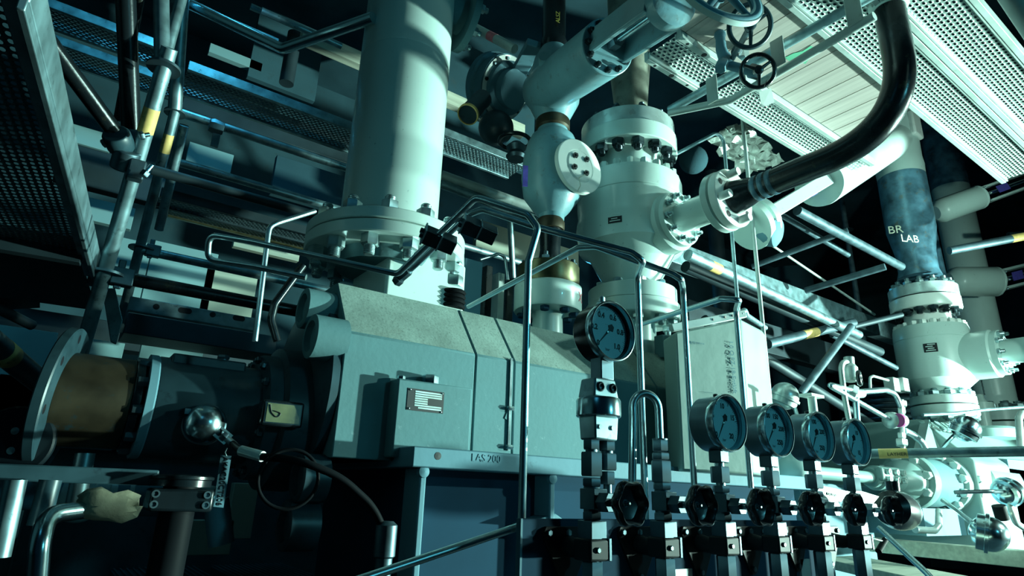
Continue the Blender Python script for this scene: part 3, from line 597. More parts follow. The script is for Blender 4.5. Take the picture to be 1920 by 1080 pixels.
for i in range(4): curved_plate(na, XV, YA0, rbody + .002, ang0 - .09 + .03 * (i % 2), ang0 + .10 - .05 * (i % 3 == 1), _q.z - .006 + i * .013, _q.z - .001 + i * .013, M['alu'], 'plate_line')
# side nozzle toward the viewer
cN = at(1238, 415, Y=YA0 - .25); zN = cN.z; xN = XV + .03; a = V((0, -1, 0)); c = V((xN, YA0, zN))
yc1 = .47; 
MB().lathe(c, a, [(.165, .05), (.165, .30), (.150, .315), (.150, .345), (.10, .345)], 64).build('nozzle_boss', M['paint'], t)
bolts(t, c + a * .345, a, .125, 10, .018, .020, .022, M['zinc'], .2, 'stud_nut')
fy = YA0 - at(1345, 378, Y=1.60).y
MB().lathe(c, a, [(.080, .33), (.080, .52), (.100, .57), (.150, .575), (.155, .58), (.155, .615), (.145, .62)], 64).build('nozzle_neck', M['paint'], t)
MB().lathe(c, a, [(.135, .615), (.135, .626)], 48).build('gasket', M['ink'], t)
MB().lathe(c, a, [(.140, .625), (.152, .627), (.152, .665), (.148, .668), (.05, .668)], 64).build('nozzle_flange', M['white'], t)
for i in range(8):
    q = 2 * math.pi * (i + .35) / 8; p = c + a * .668 + (XA * math.cos(q) + ZA * math.sin(q)) * .118
    if i % 2: MB().lathe(p, a, [(.017, -.0), (.0, .0006)], 20).build('bolt_hole', M['ink'], t)
    else: MB().lathe(p, a, [(.021, -.0), (.021, .055), (.019, .058), (0, .058)], 20).build('stud_end', M['white'], t)
# ---- black elbow pipe
YE = YA0 - .668; e0 = V((xN, YE, zN)); kY = min((YE - .01 * i for i in range(160)), key=lambda y: abs(pj((xN, y, zN))[0] - 1712))
t = thing('elbow_pipe', 'thick black pipe curving from the side flange up to the top edge', 'pipe', e0)
MB().lathe(e0, a, [(.070, 0), (.086, .002), (.066, .10), (.060, .115)], 48).build('weld_neck', M['blacksteel'], t)
b = MB(); b.tube([e0 + a * .09, V((xN, kY, zN)), V((xN, kY, zN + 1.5))], .060, 48, .52, seg=28); ep = b.build('pipe', M['blacksteel'], t, ang=1.2)
for i, s in enumerate((.12, .16, .20)): MB().lathe(e0, a, [(.0605, s), (.0625, s + .006), (.0625, s + .02), (.0605, s + .026)], 40, ring=True).build('band', M['bluesteel'], t)
zt_ = at(1640, -8, Y=kY).z; MB().lathe((xN, kY, zt_), ZA, [(.062, 0), (.072, .01), (.085, .06), (.085, .5)], 40).build('painted_reducer', M['paint'], t)
# ---- reducer above the big valve
xr, rr_ = vcyl(1130, 1226, 130, YA0)
t = thing('reducer_pipe', 'bare grey conical pipe piece with chalk marks above the big valve', 'pipe', (XV, YA0, zc3))
zrr = lambda py: at(1190, py, Y=YA0).z
MB().lathe((XV + .04, YA0, 0), ZA, [(.085, zc3), (.115, zrr(168)), (.130, zrr(130)), (.128, zrr(70)), (.135, zrr(-60))], 64).build('cone', M['tan'] if False else mat('weathered_grey_steel', (.34, .36, .30), .5, .3, var=.35, vs=9, dirt=.5, dcol=(.15, .16, .13), ds=20), t)
c = at(1205, 112, Y=YA0 - .12); text('RC Q', t, c, V((1, -.35, 0)), ZA, .06, M['chalk'], 'chalk_mark', .001)
# ---- small valve between
XS, rs1 = vcyl(963, 1091, 575, YA0)
zs = lambda py: at(1030, py, Y=YA0 - .0).z
t = thing('angle_valve', 'smaller teal valve, paint darkened for shade, with slanted bonnet cylinder between the big pipe and big valve', 'valve', (XS, YA0, ZR))
MB().lathe((XS, YA0, 0), ZA, [(.078, ZR - .05), (.074, zs(600)), (.085, zs(590)), (rs1 - .004, zs(588)), (rs1, zs(585)), (rs1, zs(543)), (rs1 * .93, zs(540))], 64).build('lower_flange', M['paint'], t)
MB().lathe((XS, YA0, 0), ZA, [(rs1 * .9, zs(541)), (rs1 * .93, zs(538)), (rs1 * .93, zs(505)), (rs1 * .9, zs(503)), (.05, zs(503))], 64).build('brass_flange', M['brass'], t)
bolts(t, (XS, YA0, zs(588)), -ZA, rs1 * .76, 8, .024, .022, 0, M['basedark'], .0, 'flange_bolt')
bolts(t, (XS, YA0, zs(503)), ZA, rs1 * .74, 8, .020, .022, .02, M['darksteel'], .0, 'flange_nut')
MB().lathe((XS + .01, YA0, 0), ZA, [(.085, zs(503)), (.060, zs(490)), (.052, zs(470)), (.058, zs(430)), (.062, zs(425))], 48).build('scratched_pipe', M['blacksteel'], t)
MB().lathe((XS + .01, YA0, 0), ZA, [(.070, zs(432)), (.074, zs(428)), (.074, zs(418)), (.066, zs(412))], 40).build('weld_ring', M['rust'], t)
XG = at(1035, 330, Y=YA0).x
MB().lathe((XG, YA0, 0), ZA, [(.062, zs(425)), (.068, zs(404)), (.10, zs(392)), (.150, zs(368)), (.163, zs(335)), (.156, zs(300)), (.140, zs(275)), (.118, zs(258)), (.085, zs(248)), (.080, zs(236))], 64).build('lower_body', M['teal'], t)
MB().lathe((XG, YA0, 0), ZA, [(.085, zs(243)), (.094, zs(240)), (.094, zs(226)), (.085, zs(222))], 48).build('neck_ring', M['rust'], t)
c = at(1078, 560, Y=YA0 - rs1 * .72); _d = (V((c.x, c.y, 0)) - V((XS, YA0, 0))).normalized(); text('X', t, V((XS, YA0, c.z)) + _d * (rs1 + .0008), V((-_d.y, _d.x, 0)), ZA, .07, M['red'], 'marker_cross', .0005)
# white round disc facing the front
c = at(1084, 313, Y=YA0 - .16); 
MB().lathe((c.x, YA0 - .02, c.z), a, [(.07, 0), (.085, .12), (.145, .125), (.150, .13), (.150, .152), (.146, .155), (.092, .155), (.088, .150), (.084, .155), (.080, .160), (0, .160)], 64).build('blind_disc', M['white'], t)
cf = V((c.x, YA0 - .18, c.z)); MB().lathe(cf + a * -.012, a, [(.024, -.01), (.024, .004), (.018, .004), (.018, -.01)], 24).build('disc_hub', M['ink'], t)
for dx, dz in ((-.042, .040), (.035, .045), (-.048, -.028), (.032, -.036)):
    MB().cyl(cf + V((dx, .02, dz)), cf + V((dx, -.022, dz)), .0065).hexa(cf + V((dx, -.004, dz)), cf + V((dx, -.014, dz)), .016).build('tie_bolt', M['black'], t)
MB().tube([cf + V((.02, -.01, -.05)), cf + V((-.03, -.02, -.09)), cf + V((-.02, -.02, -.13)), cf + V((-.03, -.01, -.16))], .002, 8, .01).build('seal_wire', M['chalk'], t)
c = at(985, 330, Y=YA0 - .15); MB().box(c, (.012, .003, .055), (V((.9, -.45, 0)).normalized(), V((.45, .9, 0)).normalized(), ZA)).build('violet_sticker', M['purple'], t)
# slanted bonnet
A0 = at(1022, 172, Y=YA0 + .02); A1 = at(1140, 88, Y=1.66); ax = (A1 - A0).normalized(); L = (A1 - A0).length
MB().lathe((XG, YA0, 0), ZA, [(.085, zs(226)), (.100, zs(216)), (.145, zs(188)), (.152, zs(160)), (.11, zs(110)), (.075, zs(90)), (.075, zs(80))], 48).build('upper_body', M['teal'], t)
MB().lathe(A0, ax, [(.02, -.10), (.09, -.085), (.125, -.03), (.132, .05), (.132, L - .03), (.130, L - .02), (.132, L - .018), (.132, L), (.128, L + .003), (.03, L + .003)], 64).build('bonnet_cylinder', M['teal'], t)
cc = A0 + ax * (L + .003); bolts(t, cc, ax, .108, 12, .016, .016, .012, M['blackbolt'], .2, 'cap_bolt')
c = at(1020, 105, Y=YA0 - .20); MB().cyl(c + V((.05, .06, 0)), c, .028).build('side_plug', M['teal'], t)
u_, v_, _a = basis(ax); side = ax.cross(ZA).normalized(); upv = side.cross(ax).normalized()
for s in (-1, 1):
    MB().box(cc + ax * .22 + side * s * .085 + upv * 0, (.012, .055, .22), (side, upv, ax)).build('yoke_arm', M['teal'], t, .005)
MB().box(cc + ax * .012, (.09, .05, .012), (side, upv, ax)).build('yoke_foot', M['teal'], t, .004)
MB().cyl(cc, cc + ax * .44, .016).build('spindle', M['steel'], t); MB().hexa(cc + ax * .03, cc + ax * .09, .034).build('gland_nut', M['darksteel'], t)
MB().lathe(cc + ax * .44, ax, [(.05, -.02), (.095, -.015), (.10, 0), (.10, .05), (.07, .06)], 48).build('yoke_head', M['teal'], t)
b = MB()
for s in (-.03, .03): b.cyl(cc + side * s + upv * .03, cc + ax * .38 + side * s + upv * .03, .008)
b.build('guide_rods', M['steel'], t)
# dark pipe on top
xk, rk = vcyl(1003, 1058, 50, YA0); 
t = thing('riser_pipe', 'dark upright pipe with yellow chalk figures entering the slanted valve from above', 'pipe', (XG, YA0, zs(82)))
MB().lathe((XG, YA0, 0), ZA, [(.076, zs(90)), (.076, zs(76)), (.068, zs(70)), (.066, zs(-90))], 48).build('pipe', M['blacksteel'], t)
c = at(1045, 35, Y=YA0 - .06); text('ALSZ', t, c + V((-.005, -.012, 0)), ZA, V((-1, .4, 0)), .035, M['yellowpaint'], 'chalk_mark', .001)
# round dark valve behind, upper left
c = at(945, 165, Y=2.75); ax2 = V((-.55, -.55, -.2)).normalized(); ax2 = (at(905, 205, Y=2.62) - at(975, 120, Y=2.95)).normalized()
t = thing('flanged_valve', 'dark round flanged valve with yellow ringed stub behind the slanted valve', 'valve', c)
ax3 = (P(900, 50, 3) - P(900, 50, 4)); fa = V((.25, -.85, -.45)).normalized()
MB().lathe(c, fa, [(.10, -.16), (.20, -.14), (.215, -.12), (.215, -.08), (.19, -.07), (.19, -.03), (.205, -.025), (.205, .01), (.165, .015), (.165, .05), (.12, .055), (.12, .10), (.04, .10)], 64).build('body_rings', M['base'], t)
MB().lathe(c, fa, [(.158, .016), (.198, .016), (.198, .018), (.158, .018)], 64, ring=True).build('bright_face', M['white'], t)
bolts(t, c + fa * .018, fa, .178, 10, .012, .012, 0, M['blackbolt'], .3, 'face_bolt')
y0 = at(975, 110, Y=2.4); y1_ = at(1015, 55, Y=2.15); MB().box((y0 + c) / 2 + V((.04, -.10, .08)), (.05, .02, .16), (side, upv, (y0 - c).normalized())).build('yoke', M['base'], t, .006)
s0 = at(905, 185, Y=2.62); s1_ = at(878, 214, Y=2.55); MB().cyl(s0, s1_, .055).build('stub', M['dark'], t); d_ = (s1_ - s0).normalized(); MB().lathe(s1_, d_, [(.054, -.012), (.060, -.01), (.060, .01), (.054, .012)], 40, ring=True).build('yellow_ring', M['yellow'], t)
MB().ball(at(930, 240, Y=2.8), .11, 32, 18).build('lower_bowl', M['dark'], t)
MB().torus(at(965, 265, Y=2.6), (0, 0, 1), .09, .012).build('small_handwheel', M['black'], t)
MB().lathe(at(968, 285, Y=2.6), ZA, [(.05, -.05), (.06, -.03), (.04, 0), (.06, .03), (.03, .06)], 32).build('fitting_stack', M['darksteel'], t)
# far-left nozzle on big pipe handled above; handwheel valves upper right
def handwheel(parent, c, ax, Rw, r, spokes, m, name='handwheel', hub=.2):
    u, v, a = basis(ax); b = MB(); b.torus(c, a, Rw, r, 64, 14)
    for i in range(spokes):
        q = 2 * math.pi * (i + .3) / spokes; d = u * math.cos(q) + v * math.sin(q); s = a.cross(d)
        b.tube([V(c) + a * r * 1.2 + d * Rw * hub * .6, V(c) + a * r * .5 + d * Rw * .6, V(c) + d * Rw * .98], [r * .9, r * .6], 10)
    b.lathe(c, a, [(Rw * hub, -r), (Rw * hub, r * 2), (Rw * hub * .7, r * 2.4)], 24); return b.build(name, m, parent, ang=.8)
c = at(1348, -12, Y=1.0); wa = (V((.1, -.35, -1))).normalized(); wa = (at(1290, -80, Y=1.5) - at(1352, -8, Y=1.30)).normalized()
_wa = V((.55, -.75, .35)).normalized()
t = thing('large_handwheel', 'large pale handwheel with cast lettering and studs at the top edge', 'handwheel', c)
def plane_axis(p, rx, ry, tilt): return p
Rw = .150; ndir = V((-.23, -.63, .19)).normalized()
h = handwheel(t, c, ndir, Rw, .016, 5, M['base'], 'rim'); 
b = MB(); u, v, a4 = basis(ndir)
b.lathe(c, ndir, [(Rw * .86, -.010), (Rw * 1.12, -.010), (Rw * 1.12, .010), (Rw * .86, .010)], 64, ring=True); b.fs = None; b.build('rim_band', M['paint'], t)
for i in range(18): q = 2 * math.pi * i / 18; MB().cyl(c + (u * math.cos(q) + v * math.sin(q)) * Rw * 1.05 - ndir * .0112, c + (u * math.cos(q) + v * math.sin(q)) * Rw * 1.05 - ndir * .0102, .005).build('rim_hole', M['ink'], t)
MB().cyl(c - ndir * .05, c + ndir * .2, .022).build('spindle', M['darksteel'], t)
# small cluster under the large wheel
t = thing('needle_valve', 'small branched valve block with two black handwheels and a paper tag, upper right', 'valve', at(1395, 130, Y=1.35))
YW = 1.35; A = lambda px, py, Y=YW: at(px, py, Y=Y)
MB().tube([A(1350, 62), A(1352, 92), A(1362, 120)], [.020, .028], 16, .0).build('elbow', M['base'], t)
MB().ball(A(1350, 66), .026).build('elbow_cap', M['base'], t)
MB().cyl(A(1352, 128), A(1361, 104), .022).build('open_socket', M['base'], t)
MB().hexa(A(1350, 130), A(1356, 116), .026).build('socket_nut', M['base'], t)
MB().cyl(A(1366, 122), A(1426, 138, 1.25), .021).build('body', M['base'], t)
MB().hexa(A(1405, 132, 1.3), A(1425, 137, 1.26), .032).build('gland_nut', M['dark'], t)
MB().box(A(1392, 96), (.022, .018, .040), ((A(1410, 110) - A(1380, 85)).normalized(), V((.6, -.7, 0)).normalized(), ZA)).build('bracket', M['steel'], t, .002)
MB().cyl(A(1372, 112), A(1404, 55, 1.04), .012).build('upper_stem', M['dark'], t)
MB().hexa(A(1378, 100), A(1390, 80), .022).build('upper_nut', M['dark'], t)
handwheel(t, A(1421, 133, 1.22), (-.55, -.6, -.35), .070, .0095, 3, M['black'], hub=.28)
handwheel(t, A(1406, 49, 1.02), (-.5, -.6, -.45), .075, .0095, 3, M['dark'], hub=.25)
tg = MB(); q = [A(1423, 172, 1.22), A(1446, 165, 1.2), A(1452, 192, 1.2), A(1428, 202, 1.22)]; tg.prism(q, (.0, .001, 0)); tg.build('paper_tag', M['white'], t)
MB().tube([A(1438, 150, 1.21), A(1431, 166, 1.21)], .0012, 6).build('tag_string', M['ink'], t)
# ================================================================== second machine, to the right
Y2 = 2.28
XW, rw1 = vcyl(1701, 1831, 735, Y2); _, rwb = vcyl(1671, 1821, 625, Y2); _, rw2 = vcyl(1657, 1796, 545, Y2)
zz2 = lambda py, px=1745: at(px, py, Y=Y2 - .30).z
t = thing('globe_valve', 'far pale valve body with black label, bolted between two flange pairs at the right', 'valve', (XW, Y2, zz2(800)))
MB().lathe((XW, Y2, 0), ZA, [(.17, zz2(835)), (.165, zz2(765)), (rw1 - .005, zz2(751)), (rw1, zz2(749)), (rw1, zz2(731)), (rw1 * .94, zz2(730))], 72).build('lower_flange', M['paint'], t)
MB().lathe((XW, Y2, 0), ZA, [(rw1 * .93, zz2(731)), (rw1 * .93, zz2(728))], 48).build('gasket', M['ink'], t)
MB().lathe((XW, Y2, 0), ZA, [(rw1 * .94, zz2(728)), (rw1 * .985, zz2(727)), (rw1 * .985, zz2(713)), (rw1 * .96, zz2(711)), (.2, zz2(711))], 72).build('middle_flange', M['paint'], t)
MB().lathe((XW, Y2, 0), ZA, [(.20, zz2(711)), (.20, zz2(703)), (rwb * .72, zz2(694)), (rwb * .97, zz2(679)), (rwb, zz2(671)), (rwb, zz2(602)), (rwb * .985, zz2(601)), (rwb, zz2(600)), (rwb * .985, zz2(581)), (rwb * .97, zz2(577)), (.2, zz2(577))], 96).build('body', M['paint'], t)
MB().lathe((XW, Y2, 0), ZA, [(.19, zz2(580)), (.19, zz2(546)), (rw2 * .98, zz2(544)), (rw2, zz2(542)), (rw2, zz2(524)), (rw2 * .95, zz2(523))], 72).build('bonnet_flange', M['white'], t)
MB().lathe((XW, Y2, 0), ZA, [(rw2 * .93, zz2(524)), (rw2 * .93, zz2(521))], 48).build('gasket', M['ink'], t)
MB().lathe((XW, Y2, 0), ZA, [(rw2 * .95, zz2(521)), (rw2 * .985, zz2(520)), (rw2 * .985, zz2(503)), (rw2 * .95, zz2(502)), (.2, zz2(502))], 72).build('steel_flange', M['bright'], t)
bolts(t, (XW, Y2, zz2(544)), -ZA, rw2 * .80, 14, .046, .036, .03, M['blackbolt'], .2, 'flange_nut')
bolts(t, (XW, Y2, zz2(502)), ZA, rw2 * .80, 14, .036, .036, .03, M['zinc'], .2, 'flange_nut')
bolts(t, (XW, Y2, zz2(577)), ZA, rwb * .86, 22, .030, .040, 0, M['white'], .2, 'cap_bolt')
bolts(t, (XW, Y2, zz2(711)), ZA, rw1 * .80, 12, .046, .040, .02, M['zinc'], .2, 'flange_nut')
bolts(t, (XW, Y2, zz2(751)), -ZA, rw1 * .80, 12, .046, .040, .02, M['zinc'], .2, 'flange_nut')
q_ = at(1727, 618, Y=Y2 - rwb * .95); an = math.atan2(q_.y - Y2, q_.x - XW)
nz = curved_plate(t, XW, Y2, rwb, an - .17, an + .17, q_.z - .040, q_.z + .040, M['ink'])
for i in range(4): curved_plate(nz, XW, Y2, rwb + .002, an - .12 + .05 * (i % 2), an + .12 - .03 * (i % 3), q_.z - .029 + i * .018, q_.z - .021 + i * .018, M['alu'], 'plate_line')
q_ = at(1822, 739, Y=Y2 - rw1 * .5); text('LAB -', t, V((XW + rw1 * .80, Y2 - rw1 * .60 - .004, zz2(747) + .0)), V((.6, .8, 0)), ZA, .05, M['ink'], 'chalk_mark', .001)
# nozzle toward the viewer
a = V((0, -1, 0)); cz = at(1838, 645, Y=Y2 - .5).z; c = V((XW + .03, Y2, cz))
MB().lathe(c, a, [(.21, .1), (.21, .46), (.195, .475), (.195, .52), (.1, .52)], 56).build('nozzle_boss', M['paint'], t)
bolts(t, c + a * .52, a, .165, 10, .026, .026, .03, M['zinc'], .2, 'stud_nut')
MB().lathe(c, a, [(.105, .5), (.105, .82), (.12, .85), (.205, .86), (.21, .865), (.21, .93), (.20, .935)], 56).build('nozzle_neck', M['paint'], t)
MB().lathe(c, a, [(.19, .93), (.19, .95)], 40).build('gasket', M['ink'], t)
MB().lathe(c, a, [(.20, .945), (.21, .95), (.21, 1.03), (.2, 1.04), (.05, 1.04)], 56).build('nozzle_flange', M['base'], t)
bolts(t, c + a * 1.04, a, .16, 8, .035, .035, .03, M['blackbolt'], .2, 'flange_nut')
# ---- pipe above it with the reducer and tee
xq, rq = vcyl(1648, 1746, 395, Y2); 
t = thing('reducer_pipe', 'blue heat tinted reducer with chalk letters above the far valve', 'pipe', (XW, Y2, zz2(512)))
zq = lambda py: at(1705, py, Y=Y2).z
MB().lathe((XW - .0, Y2, 0), ZA, [(.19, zq(512)), (.17, zq(500)), (.17, zq(488)), (rq * .80, zq(470)), (rq * 1.0, zq(430)), (rq, zq(420)), (rq * 1.01, zq(415)), (rq, zq(345))], 72).build('cone', M['bluesteel'], t)
cc = at(1706, 448, Y=Y2 - rq * .95); text('LAB', t, cc, V((.85, -.5, 0)), ZA, .10, M['chalk'], 'chalk_mark', .001); 
cc = at(1674, 434, Y=Y2 - rq * .72); text('BR', t, cc + V((-.02, -.03, 0)), V((.5, -.86, 0)), ZA, .10, M['chalk'], 'chalk_mark', .001)
t = thing('pipe_tee', 'large pale cast tee piece on top of the heat tinted reducer', 'pipe', (XW, Y2, zq(345)))
rt = rq * 1.0
MB().lathe((XW, Y2, 0), ZA, [(rq * .98, zq(350)), (rq * 1.02, zq(330)), (rt * .98, zq(318)), (rt * 1.02, zq(270)), (rt * .95, zq(225)), (rt * .78, zq(212)), (rt * .72, zq(198)), (rt * .62, zq(194))], 72).build('upright', M['paint'], t)
d0 = V((XW, Y2, zq(285))); d1 = at(1535, 345, Y=1.70); ax = (d1 - d0).normalized(); L = (d1 - d0).length
MB().lathe(d0, ax, [(rt * .9, 0), (rt * .78, .25), (rt * .74, L * .5), (rt * .68, L - .05), (rt * .66, L)], 56).build('branch', M['paint'], t)
MB().box(V((XW, Y2 - rt * .98, zq(270))), (.10, .03, .17)).build('cast_pad', M['white'], t, .02)
# yoke valve between, left of tee (1400-1530)
t = thing('yoke_valve', 'pale slanted valve with guide rods and round flanges left of the tee', 'valve', at(1450, 395, Y=1.72))
e0_, e1_ = d1 + ax * -.02, at(1418, 415, Y=1.85); ax5 = (e1_ - e0_).normalized(); L5 = (e1_ - e0_).length; u5, v5, _ = basis(ax5)
for s in (-1, 1): MB().box((e0_ + e1_) / 2 + u5 * s * .075, (.016, .04, L5 / 2), (u5, v5, ax5)).build('yoke_arm', M['paint'], t, .005)
MB().cyl(e0_, e1_, .022).build('spindle', M['steel'], t)
MB().lathe(e1_, ax5, [(.09, -.05), (.14, -.04), (.14, .0), (.115, .01), (.115, .03), (.15, .035), (.15, .075), (.10, .08)], 48).build('round_flanges', M['paint'], t)
MB().box(e0_ + ax5 * .10 - v5 * .045 , (.012, .002, .03), (u5, v5, ax5)).build('violet_sticker', M['purple'], t)
MB().lathe(e1_ + V((.02, 0, -.05)), V((.3, -.9, -.3)), [(.07, 0), (.09, .05), (.09, .10), (.06, .12)], 32).build('lower_body', M['base'], t)
MB().torus(at(1425, 452, Y=1.9), (0.2, -.3, 1), .055, .009).build('small_handwheel', M['white'], t)
# slanted yoke bodies at far right edge
def yoke(lbl, p0, p1, p2, r, name='yoke_valve'):
    t = thing(name, lbl, 'valve', p0); ax = (p1 - p0).normalized(); L = (p1 - p0).length; u, v, _ = basis(ax)
    MB().lathe(p0, ax, [(r * .55, -r * .6), (r * .9, -r * .3), (r, 0), (r, L - .03), (r * .985, L - .025), (r, L - .02), (r, L), (r * .3, L)], 48).build('bonnet_cylinder', M['paint'], t)
    bolts(t, p1, ax, r * .8, 8, r * .14, .03, .03, M['zinc'], .2, 'cap_nut')
    L2 = (p2 - p1).length; a2 = (p2 - p1).normalized()
    for s in (-1, 1): MB().box((p1 + p2) / 2 + v * s * r * .62, (r * .35, r * .09, L2 / 2), (u, v, a2)).build('yoke_arm', M['paint'], t, .004)
    MB().cyl(p1, p2, r * .15).build('spindle', M['steel'], t)
    MB().box(p1 + a2 * L2 * .35 - u * r * .37 , (.004, r * .3, .09), (u, v, a2)).build('violet_sticker', M['purple'], t); return t
yoke('pale slanted valve above the far valve, its yoke running off the right edge', at(1765, 395, Y=2.2), at(1835, 370, Y=1.95), at(1945, 330, Y=1.6), .13)
yoke('lower pale slanted valve with violet sticker beside the far steel flange', at(1795, 528, Y=2.75), at(1868, 528, Y=2.45), at(1960, 505, Y=2.1), .19)
# thin pipe beside the reducer
p0 = at(1757, 470, Y=2.2); tag(MB().cyl((p0.x, 2.2, at(1757, 517, Y=2.2).z), (p0.x, 2.2, at(1757, 415, Y=2.2).z), .04, .03).build('stub_pipe', M['bluesteel'], None), 'short blue grey pipe from the slanted valve to the steel flange', 'pipe')
# big pipe behind
xz, rz = vcyl(1822, 1907, 740, 2.9)
t = thing('flanged_pipe', 'tall pale pipe behind the far valve with a flange at its foot', 'pipe', (xz, 2.9, at(1866, 800, Y=2.9).z))
zl = lambda py: at(1866, py, Y=2.9).z
MB().lathe((xz, 2.9, 0), ZA, [(rz, zl(775)), (rz, zl(748)), (rz * .99, zl(746)), (rz, zl(744)), (rz, zl(420)), (rz * 1.01, zl(415))], 72).build('pipe', M['paint'], t)
MB().lathe((xz, 2.9, 0), ZA, [(rz * 1.5, zl(790)), (rz * 1.5, zl(771)), (rz * 1.45, zl(769)), (rz, zl(769))], 72).build('foot_flange', M['paint'], t)
MB().lathe((xz, 2.9, 0), ZA, [(rz * .9, zl(830)), (rz * 1.4, zl(806)), (rz * 1.5, zl(804)), (rz * 1.5, zl(793))], 72).build('lower_flange', M['paint'], t)
bolts(t, (xz, 2.9, zl(769)), ZA, rz * 1.25, 12, .06, .06, .03, M['zinc'], .2, 'flange_nut')
bolts(t, (xz, 2.9, zl(805)), -ZA, rz * 1.25, 12, .06, .06, .03, M['zinc'], .2, 'flange_nut')
t = thing('upper_pipe', 'dark bare steel pipe with a weld seam above the pale pipe at the right', 'pipe', (xz, 2.9, zl(420)))
MB().lathe((xz, 2.9, 0), ZA, [(rz, zl(420)), (rz, zl(330)), (rz * 1.02, zl(325)), (rz, zl(320)), (rz, zl(60))], 64).build('pipe', M['bluesteel'], t)
# small flanged stub left of it
xs_, rs_ = vcyl(1826, 1855, 765, 2.6); zl2 = lambda py: at(1842, py, Y=2.6).z
t = thing('drain_stub', 'short pale flanged stub between the far valve and the pipe behind it', 'pipe', (xs_, 2.6, zl2(820)))
MB().lathe((xs_, 2.6, 0), ZA, [(.07, zl2(835)), (.07, zl2(770)), (.12, zl2(769)), (.12, zl2(757)), (.07, zl2(756)), (.05, zl2(750)), (.04, zl2(742))], 40).build('stub', M['paint'], t)
b = MB(); c0, c1 = at(1846, 740, Y=2.6), at(1828, 660, Y=2.6)
tag(MB().tube([c0 + (c1 - c0) * (i / 24) + V((.006 * (-1) ** i, 0, 0)) for i in range(25)], .008, 8).build('chain', M['zinc'], None), 'thin chain hanging beside the far valve flange', 'chain')
# ---- casing of the second machine
def AX(px, py, Y=2.28): return at(px, py, Y=Y)
xa = AX(1675, 800, 1.85).x; ztop = AX(1790, 800, 2.0).z
t = thing('pump_casing', 'pale cast casing of the far machine with raised lettering and a slanted front', 'machine casing', (xa + .8, 2.28, -.2))
x0, x1 = at(1700, 810, Y=1.9).x, at(1905, 810, Y=1.9).x + 1.0
zt_, zs_, zb_ = at(1790, 798, Y=2.0).z, at(1790, 860, Y=1.75).z, -.33
pr = [(1.72, zb_), (1.72, zs_), (2.02, zt_), (2.56, zt_), (2.86, zs_), (2.86, zb_)]
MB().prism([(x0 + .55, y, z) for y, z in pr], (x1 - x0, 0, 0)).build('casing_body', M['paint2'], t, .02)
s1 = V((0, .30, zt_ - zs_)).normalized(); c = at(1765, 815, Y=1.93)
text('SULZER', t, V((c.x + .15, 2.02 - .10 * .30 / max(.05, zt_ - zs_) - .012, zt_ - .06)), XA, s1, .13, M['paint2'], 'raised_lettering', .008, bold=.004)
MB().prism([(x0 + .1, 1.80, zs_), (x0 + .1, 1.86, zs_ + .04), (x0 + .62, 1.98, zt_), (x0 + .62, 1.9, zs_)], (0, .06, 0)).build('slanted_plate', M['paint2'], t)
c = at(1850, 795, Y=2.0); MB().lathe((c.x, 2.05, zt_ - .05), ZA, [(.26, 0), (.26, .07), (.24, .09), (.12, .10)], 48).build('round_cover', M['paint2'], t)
# ---- bearing housing, coaxial, facing left
yA = 1.95; c = at(1722, 903, Y=yA); zA = c.z; X_ = lambda px: at(px, 903, Y=yA).x
t = thing('bearing_housing', 'pale round bolted bearing housing with a stepped cone facing left', 'bearing housing', (X_(1722), yA, zA - .3))
rH = (at(1735, 953, Y=yA - .02).z - zA) * -1
rH = abs(at(1722, 955, Y=yA).z - zA)
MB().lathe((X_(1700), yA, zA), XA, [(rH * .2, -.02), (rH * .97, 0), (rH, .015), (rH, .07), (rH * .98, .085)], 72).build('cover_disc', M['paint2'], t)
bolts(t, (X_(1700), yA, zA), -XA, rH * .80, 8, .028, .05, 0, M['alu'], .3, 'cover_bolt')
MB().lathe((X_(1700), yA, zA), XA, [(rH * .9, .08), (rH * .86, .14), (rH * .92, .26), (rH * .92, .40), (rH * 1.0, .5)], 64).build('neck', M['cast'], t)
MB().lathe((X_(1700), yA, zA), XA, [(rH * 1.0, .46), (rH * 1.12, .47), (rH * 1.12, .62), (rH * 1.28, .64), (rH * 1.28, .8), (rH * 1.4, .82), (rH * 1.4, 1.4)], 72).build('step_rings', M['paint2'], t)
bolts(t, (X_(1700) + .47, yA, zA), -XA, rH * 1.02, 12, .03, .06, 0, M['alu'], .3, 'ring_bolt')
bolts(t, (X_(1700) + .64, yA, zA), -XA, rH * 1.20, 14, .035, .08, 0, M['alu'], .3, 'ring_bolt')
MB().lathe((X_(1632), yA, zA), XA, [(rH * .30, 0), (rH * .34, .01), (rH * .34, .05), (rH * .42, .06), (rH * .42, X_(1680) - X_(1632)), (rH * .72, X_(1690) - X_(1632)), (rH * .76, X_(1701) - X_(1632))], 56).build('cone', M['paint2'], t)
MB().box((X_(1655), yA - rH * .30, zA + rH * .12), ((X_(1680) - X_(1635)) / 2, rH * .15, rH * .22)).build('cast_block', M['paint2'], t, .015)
for px in (1640, 1655, 1668):
    for dz in (.2, -.05): 
        c = V((X_(px), yA - rH * .46, zA + rH * dz)); MB().lathe(c, (0, -1, 0), [(.018, 0), (.018, .02), (.010, .02), (.010, .01)], 16).build('block_screw', M['alu'], t)
c0_ = V((X_(1500), yA, zA)); c1_ = V((X_(1632), yA, zA))
t = thing('drive_shaft_pipe', 'straight pale pipe running left from the far bearing housing', 'pipe', c1_)
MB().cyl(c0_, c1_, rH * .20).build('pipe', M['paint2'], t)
t = thing('machine_plinth', 'pale side wall of the far machine below the bearing housing', 'machine base', (X_(1900), 1.9, -.3))
MB().bb(X_(1690), X_(1900) + 2.2, 1.85, 2.6, at(1750, 1005, Y=1.85).z, zA - rH * .95).build('side_wall', M['base'], t)
